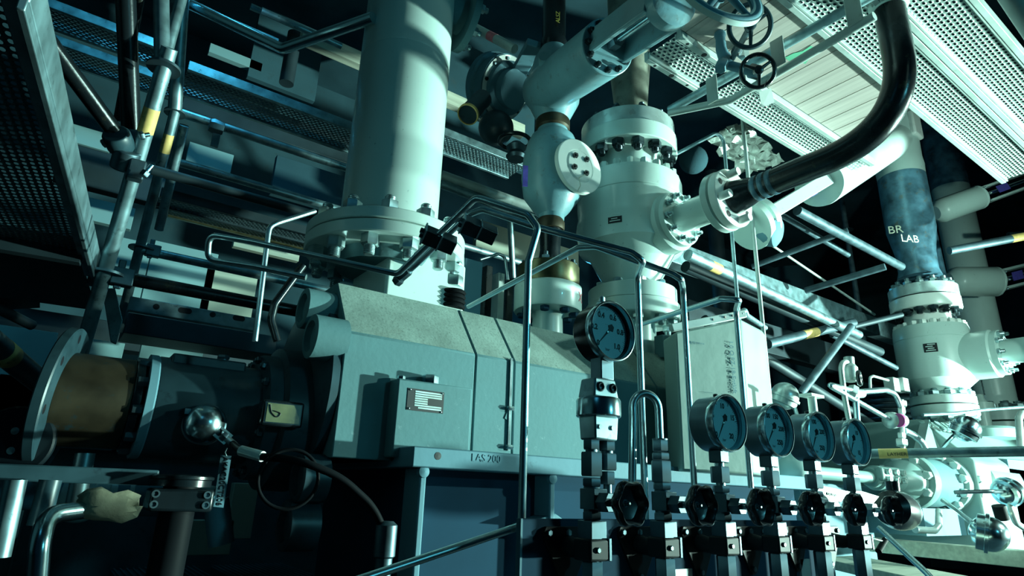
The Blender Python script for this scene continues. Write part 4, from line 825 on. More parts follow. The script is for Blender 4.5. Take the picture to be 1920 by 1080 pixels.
MB().prism([(X_(1830), 1.72, -.28), (X_(1830), 1.72, zA + .2), (X_(1830) + 1.6, 1.72, zA + .25), (X_(1830) + 1.6, 1.72, -.28)], (0, .2, 0)).build('front_panel', M['base'], t)
# ---- sensor heads
def head(lbl, p, r, axs, tube_to=None, m='steel'):
    t = thing('sensor_head', lbl, 'sensor', p); a = V(axs).normalized()
    MB().lathe(p, a, [(r * .7, -r * .5), (r * .95, -r * .45), (r * .95, -r * .1), (r * 1.05, -r * .08), (r * 1.05, r * .08), (r * .95, r * .1)], 40).build('housing', M[m], t)
    MB().ball(V(p) + a * r * .1, r * .93, 32, 18).build('dome', M[m], t)
    if tube_to: MB().tube([V(q) for q in tube_to], r * .14, 10, r).build('probe_tube', M['steel'], t)
    return t
head('silver sensor head with a probe slanting left above the long taped tube', at(1810, 806, Y=1.5), .085, (.2, -.5, .8), [at(1810, 806, Y=1.5), at(1790, 815, Y=1.55), at(1768, 838, Y=1.7)])
head('silver sensor head at the right with black sleeve below', at(1890, 922, Y=1.45), .085, (.9, -.3, .3), [at(1890, 922, Y=1.45), at(1862, 921, Y=1.45), at(1790, 923, Y=1.6)])
head('silver sensor head on a slanting probe just above the timber', at(1850, 1000, Y=1.4), .10, (.3, -.9, -.2), [at(1850, 1000, Y=1.4), at(1828, 984, Y=1.42), at(1768, 938, Y=1.7)])
tag(MB().cyl(at(1872, 948, Y=1.42), at(1880, 974, Y=1.42), .035).build('rubber_sleeve', M['rubber'], None), 'black rubber sleeve hanging below the right sensor head', 'sleeve')
tag(MB().prism([at(1851, 978, Y=1.36), at(1856, 977, Y=1.36), at(1879, 1010, Y=1.36), at(1874, 1013, Y=1.36)], (0, .02, 0)).build('flat_bar', M['white'], None), 'short white flat bar resting against the low sensor head', 'bar')
tubething('white_cable', 'white cable dropping from the right sensor head to the right edge', [at(1893, 935, Y=1.45), at(1896, 960, Y=1.45), at(1905, 980, Y=1.45), at(1935, 1000, Y=1.45)], .018, .05, 'alu', 'cable')
tubething('bent_tube', 'thin tube looping under the bearing housing', [at(1760, 958, Y=1.7), at(1760, 985, Y=1.6), at(1752, 995, Y=1.6), at(1716, 993, Y=1.6)], .018, .06, 'alu')
# black lens-shaped motor cap behind the last handwheel
t = thing('motor_cap', 'glossy black cylindrical cap with steel end behind the rightmost handwheel', 'motor', at(1695, 960, Y=1.0))
c0, c1 = at(1672, 953, Y=1.10), at(1712, 966, Y=1.18); ax6 = (c1 - c0).normalized(); 
MB().lathe(c0, ax6, [(.035, -.02), (.060, 0), (.066, .03), (.070, .08), (.070, .12)], 48).build('black_cap', M['black'], t)
MB().lathe(c0, ax6, [(.066, .12), (.066, .17), (.050, .18)], 48).build('steel_end', M['steel'], t)
MB().cyl(c0 + ax6 * .07, c0 + ax6 * .07 + V((0, 0, .10)), .020, .024).build('turret', M['black'], t)
# ---- long taped handrail tube
t = thing('scaffold_tube', 'horizontal scaffold tube with torn yellow tape in front of the far machine', 'tube', at(1700, 852, Y=1.2))
g0_ = at(1560, 852, Y=1.75); g1_ = at(1935, 846, Y=.98); MB().cyl(g0_, g1_, .024).build('tube', M['galv'], t)
dd = (g1_ - g0_).normalized(); f = lambda px: g0_ + dd * (g1_ - g0_).length * ((px - 1560) * 1.0 / 375)
best = lambda px: min((g0_ + (g1_ - g0_) * (i / 400) for i in range(401)), key=lambda p: abs(pj(p)[0] - px))
ty = MB().cyl(best(1647), best(1702), .0246).build('yellow_tape', M['yellow'], t)
pj_ = (best(1660) + best(1690)) / 2; text('LAYHER', ty, pj_ + V((-.02, -.0255, -.006)), dd, ZA, .024, M['ink'], 'tape_print', .0004)
# ---- transmitter and tubing (1560-1710)
A = lambda px, py, Y=1.7: at(px, py, Y=Y)
t = thing('pressure_transmitter', 'silver transmitter with magenta label under the bent tube', 'transmitter', A(1690, 790))
MB().lathe(A(1672, 788), (A(1700, 789) - A(1672, 788)), [(.03, -.03), (.048, -.02), (.048, .02), (.038, .025), (.038, .09), (.042, .095), (.042, .13), (.035, .135)], 40).build('housing', M['alu'], t)
MB().cyl(A(1683, 788, 1.66), A(1686, 788, 1.66), .040).build('magenta_label', mat('magenta_label', (.45, .05, .25)), t)
for py0, py1, r in ((752, 762, .03), (764, 776, .022), (812, 822, .024), (824, 836, .034)): MB().hexa(A(1690, py0), A(1691, py1), r).build('fitting', M['alu'], t)
MB().cyl(A(1690, 750), A(1693, 850), .014).build('pipe_nipple', M['alu'], t)
tubething('bent_tube', 'shiny tube arching over to the transmitter behind the last gauge', [A(1608, 800), A(1604, 745), A(1612, 735), A(1660, 731), A(1678, 738), A(1688, 762)], .017, .08, 'tubing')
tubething('bent_tube', 'long thin tube in a sharp V left of the transmitter', [A(1665, 785), A(1560, 726), A(1556, 722), A(1562, 723), A(1598, 732)], .015, .03, 'tubing')
tubething('bent_tube', 'steel hose drooping right below the transmitter', [A(1697, 808), A(1712, 815), A(1728, 828), A(1735, 842)], .020, .05, 'tubing')
t = thing('needle_valve', 'small upright valve with black knob and hooked tube at mid right', 'valve', A(1600, 730))
MB().tube([A(1592, 790), A(1582, 735), A(1577, 690), A(1580, 680), A(1588, 678), A(1593, 690)], .015, 10, .05).build('hook_tube', M['galvpale'], t)
MB().lathe(A(1595, 715), A(1593, 690) - A(1595, 715), [(.03, 0), (.042, .02), (.042, .08), (.028, .10), (.028, .14)], 24).build('body', M['galvpale'], t)
MB().hexa(A(1598, 740), A(1601, 727), .03).build('lower_nut', M['galvpale'], t); MB().cyl(A(1597, 738), A(1616, 738), .025).build('cross_piece', M['galvpale'], t)
MB().torus(A(1611, 709, 1.6), (.3, -.9, 0), .032, .012).build('handwheel', M['black'], t); MB().cyl(A(1600, 710), A(1611, 709, 1.6), .010).build('stem', M['galvpale'], t)
# coiled hose
t = thing('coiled_tubing', 'dark coiled tubing stack behind the transmitter', 'tubing', A(1680, 800, 2.3))
cx = at(1695, 760, Y=3.2)
for i, py in enumerate((735, 745, 756, 766, 777, 787)):
    c = at(1690, py, Y=3.2); MB().torus((cx.x, 3.2, c.z), (0, 0, 1), .42, .026, 48, 10).build('coil', M['darksteel'], t)
t = thing('terminal_box', 'pair of small pale metal boxes above the coiled tubing', 'box', A(1680, 722, 2.2))
for px in (1672, 1690): c = at(px, 722, Y=2.2); MB().box(c, (.05, .04, .055)).build('box', M['alu'], t, .006)
tubething('thin_tube', 'thin white hooked tube left of the small boxes', [A(1632, 735, 2.1), A(1631, 708, 2.1), A(1637, 705, 2.1), A(1665, 713, 2.1)], .010, .03, 'alu')
tubething('grey_cable', 'thin grey cable sagging across the far flange to the right edge', [at(1730, 778, Y=1.75), at(1790, 775, Y=1.7), at(1850, 768, Y=1.65), at(1935, 762, Y=1.6)], .011, .3, 'galv', 'cable')
t = thing('handrail', 'pale bent rail at the right edge above the taped tube', 'rail', at(1915, 800, Y=1.3))
MB().tube([at(1915, 850, Y=1.3), at(1910, 785, Y=1.3), at(1915, 775, Y=1.3), at(1950, 772, Y=1.3)], .02, 12, .05).build('tube', M['galvpale'], t)
# domes behind gauges
head('silver domed sensor head rising behind the third gauge', at(1470, 745, Y=2.0), .085, (.2, -.4, .9), [at(1478, 755, Y=2.0), at(1490, 765, Y=1.95), at(1496, 785, Y=1.9)], 'alu')
t = thing('mushroom_stand', 'small white post with flat top between the third and fourth gauges', 'post', at(1521, 775, Y=1.5))
c0, c1 = at(1521, 780, Y=1.5), at(1522, 744, Y=1.5); MB().cyl((c1.x, 1.5, c0.z), (c1.x, 1.5, c1.z), .019).build('post', M['white'], t); MB().box((c1.x, 1.5, c1.z + .003), (.055, .03, .007)).build('flat_top', M['white'], t, .002)
tag(MB().ball(at(1490, 880, Y=2.0), .10, 32, 18, (1, 1, 1)).build('pale_ball_joint', M['paint'], None), 'pale rounded casting behind the third and fourth gauge unions', 'casting')
# ---- timber
def beam(lbl, p0, p1, h, w_, m='woodX', name='timber_beam', grp=None):
    ax = (p1 - p0).normalized(); s = ax.cross(ZA).normalized(); u = s.cross(ax)
    return tag(MB().box((p0 + p1) / 2, ((p1 - p0).length / 2, w_ / 2, h / 2), (ax, s, u)).build(name, M[m], None, .004), lbl, 'timber', grp)
ZT = -.30
p0 = at(1560, 1010, Y=1.45); 
q0, q1 = at(1585, 1016, Z=-.24), at(1945, 1050, Z=-.24)
beam('squared timber lying along the foot of the far machine', q0, q1, .085, .12)
q0, q1 = at(1560, 1060, Z=-.31), at(1945, 1100, Z=-.31); beam('wide pale timber plank in the lower right corner', at(1555, 1048, Z=-.33), at(1900, 1120, Z=-.33), .05, .36)
tubething('slanting_rod', 'polished rod slanting down right from the rightmost handwheel', [at(1648, 990, Y=.9), at(1738, 1075, Y=.75), at(1760, 1100, Y=.72)], .0075, 0, 'steel', 'rod')
t = thing('cable_clip', 'small black cylinder on a cable end before the timber', 'clip', at(1652, 1022, Y=.9))
MB().cyl(at(1647, 1034, Y=.9), at(1660, 1012, Y=.9), .0085).build('grip', M['rubber'], t); MB().tube([at(1630, 1008, Y=.9), at(1655, 1015, Y=.9)], .0025, 8).build('wire', M['alu'], t)
# ================================================================== dark drive end at the left
YL = 2.28; zL = at(98, 745, Y=YL).z; XL = lambda px: at(px, 750, Y=YL).x
rz_ = lambda px, py: abs(at(px, py, Y=YL - .05).z - at(px, 752, Y=YL - .05).z)
t = thing('shaft_coupling', 'rusty brown drum coupling with a wide drilled flange disc at the far left', 'coupling', (XL(150), YL, zL - .25))
rF = abs(at(122, 610, Y=YL - .03).z - zL); rD = rz_(170, 664)
FA = V((.972, -.20, -.06)).normalized(); FU, FV, _ = basis(FA); FC = V((XL(96), YL, zL))
MB().lathe(FC, FA, [(rD, 0), (rF - .004, 0), (rF, .004), (rF, .026), (rF - .004, .03), (rD, .03)], 80).build('flange_disc', M['dark'], t)
for i in range(8):
    q = 2 * math.pi * (i + .35) / 8; p = FC + FA * .0305 + (FU * math.cos(q) + FV * math.sin(q)) * rF * .85; MB().lathe(p, FA, [(.020, -.001), (0, .0006)], 20).build('bolt_hole', M['ink'], t)
MB().lathe((XL(98), YL, zL), XA, [(rD * .99, 0), (rD, .01), (rD, XL(238) - XL(98)), (rD * .96, XL(243) - XL(98))], 80).build('drum', M['rust'], t)
MB().lathe((XL(240), YL, zL), XA, [(rD * 1.04, 0), (rD * 1.05, .004), (rD * 1.04, XL(256) - XL(240))], 12).build('jaw_ring', M['black'], t)
bolts(t, (XL(243), YL, zL), XA, rD * 1.0, 10, .016, .03, 0, M['darksteel'], .3, 'coupling_bolt')
t = thing('drive_gearbox', 'large dark bolted gear housing between the coupling and the pale casing', 'gearbox', (XL(420), YL, zL - .5))
rG = rz_(330, 656)
MB().lathe((XL(262), YL, zL), XA, [(rG * .6, 0), (rG, .002), (rG, XL(278) - XL(262)), (rG * .97, XL(282) - XL(262))], 80).build('front_ring', M['base'], t)
MB().lathe((XL(280), YL, zL), XA, [(rG * .97, 0), (rG * .99, .005), (rG * 1.0, XL(470) - XL(280))], 64).build('barrel', M['dark'], t)
for i, q in enumerate((2.2, 2.6, 3.0, 3.6)):
    p = V((XL(300), YL - math.cos(q + math.pi) * 0, zL))
MB().lathe((XL(470), YL, zL), XA, [(rG * 1.0, 0), (rG * 1.30, .01), (rG * 1.32, XL(500) - XL(470)), (rG * 1.5, XL(505) - XL(470)), (rG * 1.52, XC0 - XL(470) - .03)], 64).build('bell_housing', M['dark'], t)
bolts(t, (XL(470) + .008, YL, zL), -XA, rG * 1.18, 14, .014, .016, .006, M['darksteel'], .2, 'housing_bolt')
MB().bb(XL(300), XL(440), YL - rG * .55, YL + .2, zL + rG * .80, zL + rG * 1.02).build('top_ledge', M['dark'], t, .006)
c = at(422, 655, Y=YL - .05); MB().cyl((c.x, YL - .05, zL + rG), (c.x, YL - .05, zL + rG * 1.14), .016).build('vent_plug', M['darksteel'], t); MB().hexa((c.x, YL - .05, zL + rG * 1.06), (c.x, YL - .05, zL + rG * 1.14), .02).build('vent_cap', M['darksteel'], t)
# inspection window
yw = YL - rG * 1.52
wf = at(526, 777, Y=yw); w2 = at(491, 750, Y=yw); w3 = at(561, 805, Y=yw); hx, hz = (w3.x - w2.x) / 2, (w2.z - w3.z) / 2
f_ = MB().box((wf.x, yw, wf.z), (hx, .03, hz)); fr_ = f_.build('window_frame', M['black'], t, .008)
MB().box((wf.x, yw - .031, wf.z), (hx * .80, .001, hz * .72)).build('window_pane', mat('amber_window', (.11, .12, .06), .3, var=.5, vs=14), fr_)
MB().tube([(wf.x - hx * .7, yw - .034, wf.z + hz * .6), (wf.x - hx * .6, yw - .034, wf.z), (wf.x - hx * .3, yw - .034, wf.z - hz * .4), (wf.x - hx * .1, yw - .034, wf.z), (wf.x - hx * .5, yw - .034, wf.z + hz * .15)], .0015, 6, .02).build('lock_wire', M['ink'], fr_)
# domed head
p = at(383, 795, Y=YL - rG * 1.06); t = thing('sensor_head', 'dim silver domed sensor head with clip on the dark gear housing', 'sensor', p)
rr = .059; a = V((-.25, -.95, .15)).normalized()
MB().lathe(p, a, [(rr * .8, -.035), (rr * 1.0, -.03), (rr * 1.06, -.01), (rr * 1.06, .0), (rr, .004)], 48).build('housing', M['darksteel'], t)
MB().ball(p, rr * 1.0, 40, 24).build('dome', M['steel'], t)
q0, q1 = at(405, 806, Y=YL - rG * 1.3), at(436, 832, Y=YL - rG * 1.35); d = (q1 - q0).normalized(); n_ = d.cross(V((0, -1, 0))).normalized()
for s in (-1, 1): MB().box((q0 * .6 + q1 * .4) + n_ * s * .014, (.022, .004, .004), (d, V((0, -1, 0)), n_)).build('clip_arm', M['zinc'], t)
MB().hexa(q0 + (q1 - q0) * .35, q0 + (q1 - q0) * .6, .015).build('gland_nut', M['darksteel'], t); MB().cyl(q0 + (q1 - q0) * .6, q1 + d * .01, .011).build('gland', M['zinc'], t)
MB().box(at(350, 772, Y=YL - rG * 1.02), (.008, .02, .008)).build('hinge', M['darksteel'], t)
cab = [q1, at(455, 848, Y=1.78), at(485, 856, Y=1.72), at(560, 862, Y=1.62), at(640, 895, Y=1.6), at(700, 950, Y=1.6), at(722, 1000, Y=1.6)]
tubething('black_cable', 'black cable curving from the dark sensor head to a black plug at the base', cab, .010, .25, 'rubber', 'cable')
lbv = MB(); s0, s1 = at(452, 845, Y=1.77), at(492, 856, Y=1.71); lbv.cyl(s0, s1, .0135); tag(lbv.build('cable_label', M['alu'], None), 'pale label sleeve on the black cable beside the dark sensor head', 'label')
t = thing('cable_plug', 'black cylindrical plug standing at the lower end of the curved cable', 'plug', at(724, 1060, Y=1.6))
c = at(724, 1000, Y=1.6); MB().lathe(c, ZA, [(.020, -.13), (.022, -.06), (.028, -.055), (.028, .02), (.016, .03)], 32).build('body', M['darksteel'], t)
q = [at(414, 853, Y=1.74), at(434, 855, Y=1.74), at(419, 952, Y=1.74), at(400, 950, Y=1.74)]
t = tag(MB().prism(q, (0, .0015, 0)).build('identification_tag', M['base'], None), 'long narrow tag with black letters hanging under the dark sensor head', 'tag')
text('AKAC20CT206', t, sum(q, V()) / 4 + V((0, -.001, 0)), q[3] - q[0], q[1] - q[0], .018, M['ink'])
tubething('tag_wire', 'thin wire loop holding the long narrow tag', [at(425, 856, Y=1.735), at(422, 848, Y=1.735), at(426, 840, Y=1.735)], .0015, 0, 'zinc', 'wire')
t = thing('hose_ring', 'black coiled hose ring hanging on the dark housing', 'hose', at(540, 900, Y=1.62))
MB().torus(at(541, 898, Y=1.66), (-.25, -.95, 0), .072, .0048).build('hose', M['rubber'], t)
# bent black tube at end cover
tubething('bent_tube', 'black bent tube beside the upper round bosses', [at(520, 640, Y=1.95), at(508, 600, Y=1.95), at(515, 570, Y=1.95), at(568, 498, Y=1.95)], .0125, .05, 'blacksteel')
tubething('steel_tube', 'thin tube bending up over the looped riser at the left of the flange', [at(478, 640, Y=1.9), at(503, 440, Y=1.9), at(506, 425, Y=1.9), at(520, 418, Y=1.9), at(590, 396, Y=1.95)], .0085, .03)
# clamp and hose under the housing
t = thing('pipe_stand', 'black clamp collar on a dark upright column under the gear housing', 'support', at(330, 1080, Y=2.0))
c = at(333, 950, Y=2.0)
zc = lambda py: at(333, py, Y=2.0).z
MB().lathe((c.x, 2.0, 0), ZA, [(.075, zc(912)), (.075, zc(900)), (.08, zc(898)), (.08, zc(893)), (.07, zc(890))], 40).build('top_disc', M['black'], t)
MB().box((c.x, 2.0, zc(937)), (.078, .06, abs(zc(915) - zc(957)) / 2)).build('clamp_body', M['black'], t, .008)
for dx in (-.068, .058):
    for py in (926, 945): MB().lathe((c.x + dx, 1.938, zc(py)), (0, -1, 0), [(.010, 0), (.010, .006), (.006, .006), (.006, .002)], 20).build('clamp_screw', M['darksteel'], t)
MB().lathe((c.x, 2.0, 0), ZA, [(.045, zc(1200)), (.045, zc(957)), (.045, zc(912))], 32).build('column', M['rubber'], t)
# bright bent handrail bottom-left with taped end
t = thing('bent_rail', 'bright bent steel rail with a wad of cream tape on its end, bottom left', 'rail', at(72, 1075, Y=1.5))
MB().tube([at(68, 1110, Y=1.35), at(76, 1010, Y=1.35), at(90, 965, Y=1.38), at(168, 955, Y=1.42)], .0155, 20, .10).build('tube', M['steel'], t, ang=1.3)
b = MB(); random.seed(3); c0 = at(196, 948, Y=1.42); vs = []; b.lathe(c0 - XA * .045, XA, [(.016, 0), (.026, .015), (.030, .035), (.024, .055), (.028, .075), (.018, .095), (0, .10)], 14)
b.v = [c0 + (p - c0) * random.uniform(.82, 1.15) for p in b.v]; b.build('tape_wad', M['cloth'], t, ang=.9)
# pipe behind with fittings (130-410, 935)
t = thing('process_pipe', 'pale horizontal pipe with an elbow joint low behind the coupling', 'pipe', at(200, 935, Y=2.9))
yb = 2.9; za_ = at(250, 932, Y=yb).z; xx = lambda px: at(px, 932, Y=yb).x
MB().cyl((xx(-60), yb, za_), (xx(120), yb, za_), .052).build('left_pipe', M['base'], t)
MB().lathe((xx(120), yb, za_), XA, [(.055, 0), (.062, .01), (.062, .03), (.055, .04)], 32).build('weld_ring', M['alu'], t)
MB().ball((xx(150), yb, za_ - .01), .085, 28, 16).build('elbow_body', M['paint'], t)
MB().lathe((xx(165), yb, za_), XA, [(.06, 0), (.07, .04), (.07, .06), (.062, .065), (.062, .12), (.07, .125), (.07, .14), (.062, .145)], 36).build('stub_rings', M['paint'], t)
MB().cyl((xx(215), yb, za_), (xx(300), yb, za_), .07).build('right_pipe', M['base'], t)
t = thing('short_bright_pipe', 'short bright pipe piece right of the black clamp', 'pipe', at(385, 935, Y=2.3))
c0, c1 = at(366, 930, Y=2.35), at(405, 938, Y=2.35); MB().cyl(c0, c1, .042).build('pipe', M['alu'], t); MB().cyl(at(391, 935, Y=2.35), at(394, 936, Y=2.35), .046).build('ring', M['steel'], t)
MB().tube([c1, at(408, 960, Y=2.35), at(415, 1020, Y=2.35)], .04, 24, .05).build('elbow', M['base'], t)
# thick taped pipe upper-left of flange disc
t = thing('scaffold_tube', 'dark tube with yellow band at the left edge behind the flange disc', 'tube', at(30, 680, Y=2.6))
c0, c1 = at(-40, 622, Y=2.2), at(110, 745, Y=2.75); MB().cyl(c0, c1, .036).build('tube', M['dark'], t); d = c1 - c0; MB().cyl(c0 + d * .22, c0 + d * .32, .037).build('yellow_band', M['yellow'], t)
t = thing('handwheel', 'dark drilled round flange at the left edge under the coupling', 'flange', at(20, 830, Y=2.2))
c0 = at(28, 828, Y=2.2); MB().lathe(c0, V((-.3, -.95, 0)), [(.09, -.01), (.095, -.006), (.095, .006), (.09, .01)], 48).build('disc', M['black'], t)
for px, py in ((28, 808), (20, 845)): MB().lathe(at(px, py, Y=2.185), V((-.3, -.95, 0)), [(.010, 0), (0, .002)], 16).build('hole', M['alu'], t)
# long dark beams low at left
for i, (y0, y1, Y, m) in enumerate(((866, 900, 2.0, 'beamblue'), (790, 812, 2.7, 'beamblue'))):
    a0, a1 = at(-60, y0, Y=Y), at(-60, y1, Y=Y); x1 = at(300 if i == 0 else 60, 880, Y=Y).x
    tag(MB().bb(a0.x, x1, Y, Y + .12, a1.z, a0.z).build('steel_beam', M['dark'], None, .004), ['long dark steel beam below the rusty drum', 'short dark beam at the left edge behind the flange disc'][i], 'beam')
# low platform with ribbed treads
zt = -.40; 
for i, (px0, px1, lbl) in enumerate(((120, 196, 'ribbed dark tread plank at the bottom left, beside the bright bent rail'), (205, 273, 'ribbed dark tread plank left of the dark support column'))):
    pa_, pb_ = at(px0 + 10, 968, Z=zt), at(px1 + 5, 968, Z=zt); t = thing('tread_plank', lbl, 'plank', (pa_.x, 2.4, zt - .05), 'ribbed tread planks')
    x0, x1 = pa_.x, pb_.x; yf_, yn_ = pa_.y, 1.0
    MB().bb(x0, x1, yn_, yf_, zt - .05, zt - .004).build('deck', M['beamblue'], t)
    rb = MB(); n = 14
    for k in range(n): xx_ = x0 + (x1 - x0) * (k + .5) / n; rb.bb(xx_ - .004, xx_ + .004, yn_, yf_, zt - .005, zt + .004)
    rb.build('tread_ribs', M['dark'], t)
tubething('black_cable', 'loose black cable across the tread planks', [at(130, 1010, Z=-.39), at(150, 995, Z=-.39), at(175, 1020, Z=-.39), at(230, 1025, Z=-.39)], .008, .1, 'rubber', 'cable')
# upright posts low left
for i, (px0, py0, px1, py1, Y, r, m, lbl) in enumerate(((30, 900, -2, 1045, 1.9, .022, 'galv', 'thick pale tube standing at the bottom left corner'),
        (95, 900, 72, 985, 1.95, .024, 'dark', 'dark upright tube right of the corner tube'), (160, 850, 140, 955, 2.3, .026, 'galv', 'galvanised upright tube behind the taped rail end'))):
    tag(MB().cyl(at(px0, py0, Y=Y), at(px1, py1, Y=Y), r).build('upright_tube', M[m], None), lbl, 'tube')
# ================================================================== scaffolding
RT = .0242
def tubeline(name, lbl, p0, p1, m='galv', r=RT, cat='scaffold tube', bands=(), group=None):
    t = thing(name, lbl, cat, p0, group); MB().cyl(p0, p1, r, n=24).build('tube', M[m], t); d = p1 - p0; u = d.normalized()
    for f, L, mm in bands: MB().cyl(p0 + d * f, p0 + d * f + u * L, r * 1.015, n=24).build('yellow_band' if mm == 'yellow' else 'red_band' if mm == 'red' else 'band', M[mm], t)
    return t
def xl(px, py, d, px1):
    p = P(px, py, d); lo, hi = -6, 20
    for _ in range(50):
        m = (lo + hi) / 2; q = V((m, p.y, p.z)); c = R.transposed() @ q
        v = CX + F * c.x / -c.z if c.z < 0 else -1e5
        if v < px1: lo = m
        else: hi = m
    return p, V(((lo + hi) / 2, p.y, p.z))
def rosette(parent, p, ax=ZA, r=.062):
    b = MB(); b.lathe(p, ax, [(.026, -.0045), (r, -.0045), (r, .0045), (.026, .0045)], 40); o = b.build('rosette', M['darksteel'], parent); return o
def wedge(parent, p, d):
    d = V(d).normalized(); s = d.cross(ZA).normalized(); b = MB(); b.box(p + d * .055, (.035, .022, .032), (d, s, ZA)); b.box(p + d * .045 + ZA * .01, (.012, .004, .055), (d, s, ZA)); b.build('wedge_head', M['darksteel'], parent, .004)
# main standards at the left
pA, pB = P(303, 135, 2.0), P(140, 690, 2.25)
pA2 = P(318, 90, 2.0)
t = tubeline('scaffold_standard', 'bright galvanised scaffold upright with a yellow label crossing the left side', pA2, P(112, 800, 2.32), 'galv', .0245, 'scaffold tube', [(.14, .085, 'yellow')])
dv = (P(112, 800, 2.32) - pA2).normalized(); text('LAYH', t, P(291, 196, 2.06) - V((0, .028, 0)) * 0 + ray(291, 196).normalized() * -.030, dv, V((1, -.3, .2)), .022, M['ink'], 'label_print', .0003)
rs = rosette(t, P(196, 514, 2.19)); wedge(t, P(196, 514, 2.19), XA); wedge(t, P(196, 514, 2.19), V((-.3, 1, 0)))
rosette(t, P(307, 128, 2.01), ZA, .05)
t = tubeline('scaffold_standard', 'second galvanised upright with a small yellow band, right of the first', P(333, 190, 3.1), P(222, 620, 3.45), 'galv', RT, 'scaffold tube', [(.13, .10, 'yellow')])
rosette(t, P(265, 466, 3.32)); rosette(t, P(328, 212, 3.12), ZA, .05); wedge(t, P(265, 466, 3.32), XA)
tubeline('scaffold_brace', 'short upright tube directly behind the second upright', P(345, 235, 3.3), P(298, 430, 3.5), 'galv')
tubeline('scaffold_standard', 'pale upright above the yellow labelled tube at the top', P(302, -30, 2.1), P(304, 122, 2.04), 'galv', RT)
t = tubeline('scaffold_standard', 'grey flat sided upright beside it at the top', P(343, -30, 3.0), P(328, 205, 3.1), 'galv', .032)
tubeline('scaffold_brace', 'sloping tube crossing behind the pale upright at the top', P(350, -40, 2.6), P(312, 100, 2.5), 'galv', .022)
tubeline('scaffold_brace', 'dark steep tube with a bright left edge above the coupler knot', P(234, -40, 2.0), P(246, 242, 2.1), 'blacksteel', .030)
tubeline('scaffold_brace', 'dark diagonal tube running up to the top left corner from the knot', P(55, 30, 1.75), P(232, 270, 2.05), 'blacksteel', .026)
tubeline('scaffold_brace', 'thin tube just right of the dark steep tube', P(270, -40, 2.5), P(220, 225, 2.7), 'blacksteel', .016)
# coupler knot
c = P(238, 275, 2.04); t = thing('swivel_coupler', 'dark bulky swivel coupler knot where the left tubes meet', 'coupler', c)
MB().lathe(P(222, 262, 2.02), (P(240, 300, 2.1) - P(222, 262, 2.02)), [(.036, -.03), (.042, -.02), (.042, .03), (.036, .04)], 20).build('upper_shell', M['dark'], t, .002)
MB().lathe(P(235, 300, 2.05), dv, [(.034, -.035), (.04, -.03), (.04, .03), (.034, .035)], 20).build('lower_shell', M['darksteel'], t, .002)
MB().box(P(255, 320, 2.04), (.025, .02, .035)).build('clamp_jaw', M['darksteel'], t, .006)
for a0, a1 in (((192, 270), (212, 262)), ((262, 255), (280, 252)), ((268, 330), (285, 310))):
    q0, q1 = P(*a0, 2.0), P(*a1, 2.02); MB().cyl(q0, q1, .007).build('coupler_bolt', M['steel'], t); MB().hexa(q0, q0 + (q1 - q0) * .4, .014).build('coupler_nut', M['darksteel'], t)
# ledgers to the right
L = [((350, 8, 3.4, 520), 'galv', 'top ledger tube running right into the bright bent tube', []),
     ((340, 212, 3.3, 700), 'galv', 'ledger tube with a small clamp, third from the top', []),
     ((262, 468, 3.32, 1110), 'galv', 'pale ledger tube level with the second rosette', []),
     ((200, 515, 2.2, 720), 'blacksteel', 'dark ledger tube running right from the lower rosette', []),
     ((285, 318, 2.9, 720), 'beamblue', 'dark ledger tube left of the flange', []),
     ((330, 303, 3.6, 1000), 'galv', 'greenish ledger tube just above the dark one', []),
     ((470, 12, 4.6, 940), 'galv', 'far ledger behind the top of the big pipe', []),
     ((490, 20, 4.2, 640), 'galv', 'ledger tube at the top behind the bent bright tube', [])]
for (a, m, lbl, bd) in L:
    p, q = xl(*a); tubeline('scaffold_ledger', lbl, p, q, m, RT, 'scaffold tube', bd)
p, q = P(420, 52, 3.0), P(695, 38, 2.9)
t = thing('bent_tube', 'bright bent tube meeting the big pipe near the top', 'tube', p)
MB().tube([P(340, 0, 3.1), P(530, 92, 3.0), P(700, 33, 2.75)], .026, 20, .08).build('tube', M['steel'], t, ang=1.2)
p, q = xl(830, 20, 4.0, 1000); tubeline('scaffold_ledger', 'pale ledger with a red band above the round dark valve', P(845, 28, 3.6), P(965, 92, 3.3), 'galvpale', .025, 'scaffold tube', [(.62, .06, 'red')])
t = thing('tube_clamp', 'small clamp with hanging hook on the third ledger', 'clamp', P(405, 240, 3.3)); MB().lathe(P(400, 236, 3.3), XA, [(.035, -.02), (.042, 0), (.035, .05)], 8).build('collar', M['darksteel'], t, .002)
MB().box(P(404, 262, 3.3), (.018, .01, .04)).build('hook', M['darksteel'], t)
# wall anchors in X for longer look
def plankx(lbl, pn, pf, d, px1, m='perfdark', name='steel_plank', grp=None, hole=True, rail='galv', rh=.045):
    a = P(*pn, d); f = at(*pf, Z=a.z); q, q1 = xl(*pn, d, px1); t = thing(name, lbl, 'plank', a, grp)
    y0, y1 = a.y, f.y; x0, x1 = a.x, q1.x; z = a.z
    MB().uvquad((x0, y0, z), (x1, y0, z), (x1, y1, z), (x0, y1, z)).build('perforated_deck', M[m], t)
    for y in (y0, y1): MB().bb(x0, x1, y - .012, y + .012, z - .012, z + rh).build('side_rail', M[rail], t, .002)
    return t
plankx('perforated scaffold plank left of the big pipe, second deck from the top', (352, 128), (360, 182), 3.4, 700)
plankx('perforated scaffold plank crossing right of the big pipe, level with the white disc', (800, 238), (800, 275), 4.2, 985)
plankx('dark perforated plank left of the flange', (300, 365), (300, 385), 3.6, 760, rail='beamblue')
plankx('brownish perforated plank just below the dark one left of the flange', (322, 388), (322, 405), 3.9, 760, rail='brass')
plankx('dark perforated plank at the top left behind the diagonal tube', (62, 0), (80, 45), 3.4, 330)
plankx('dark perforated plank at the left, below the topmost one', (78, 70), (85, 105), 3.8, 330)
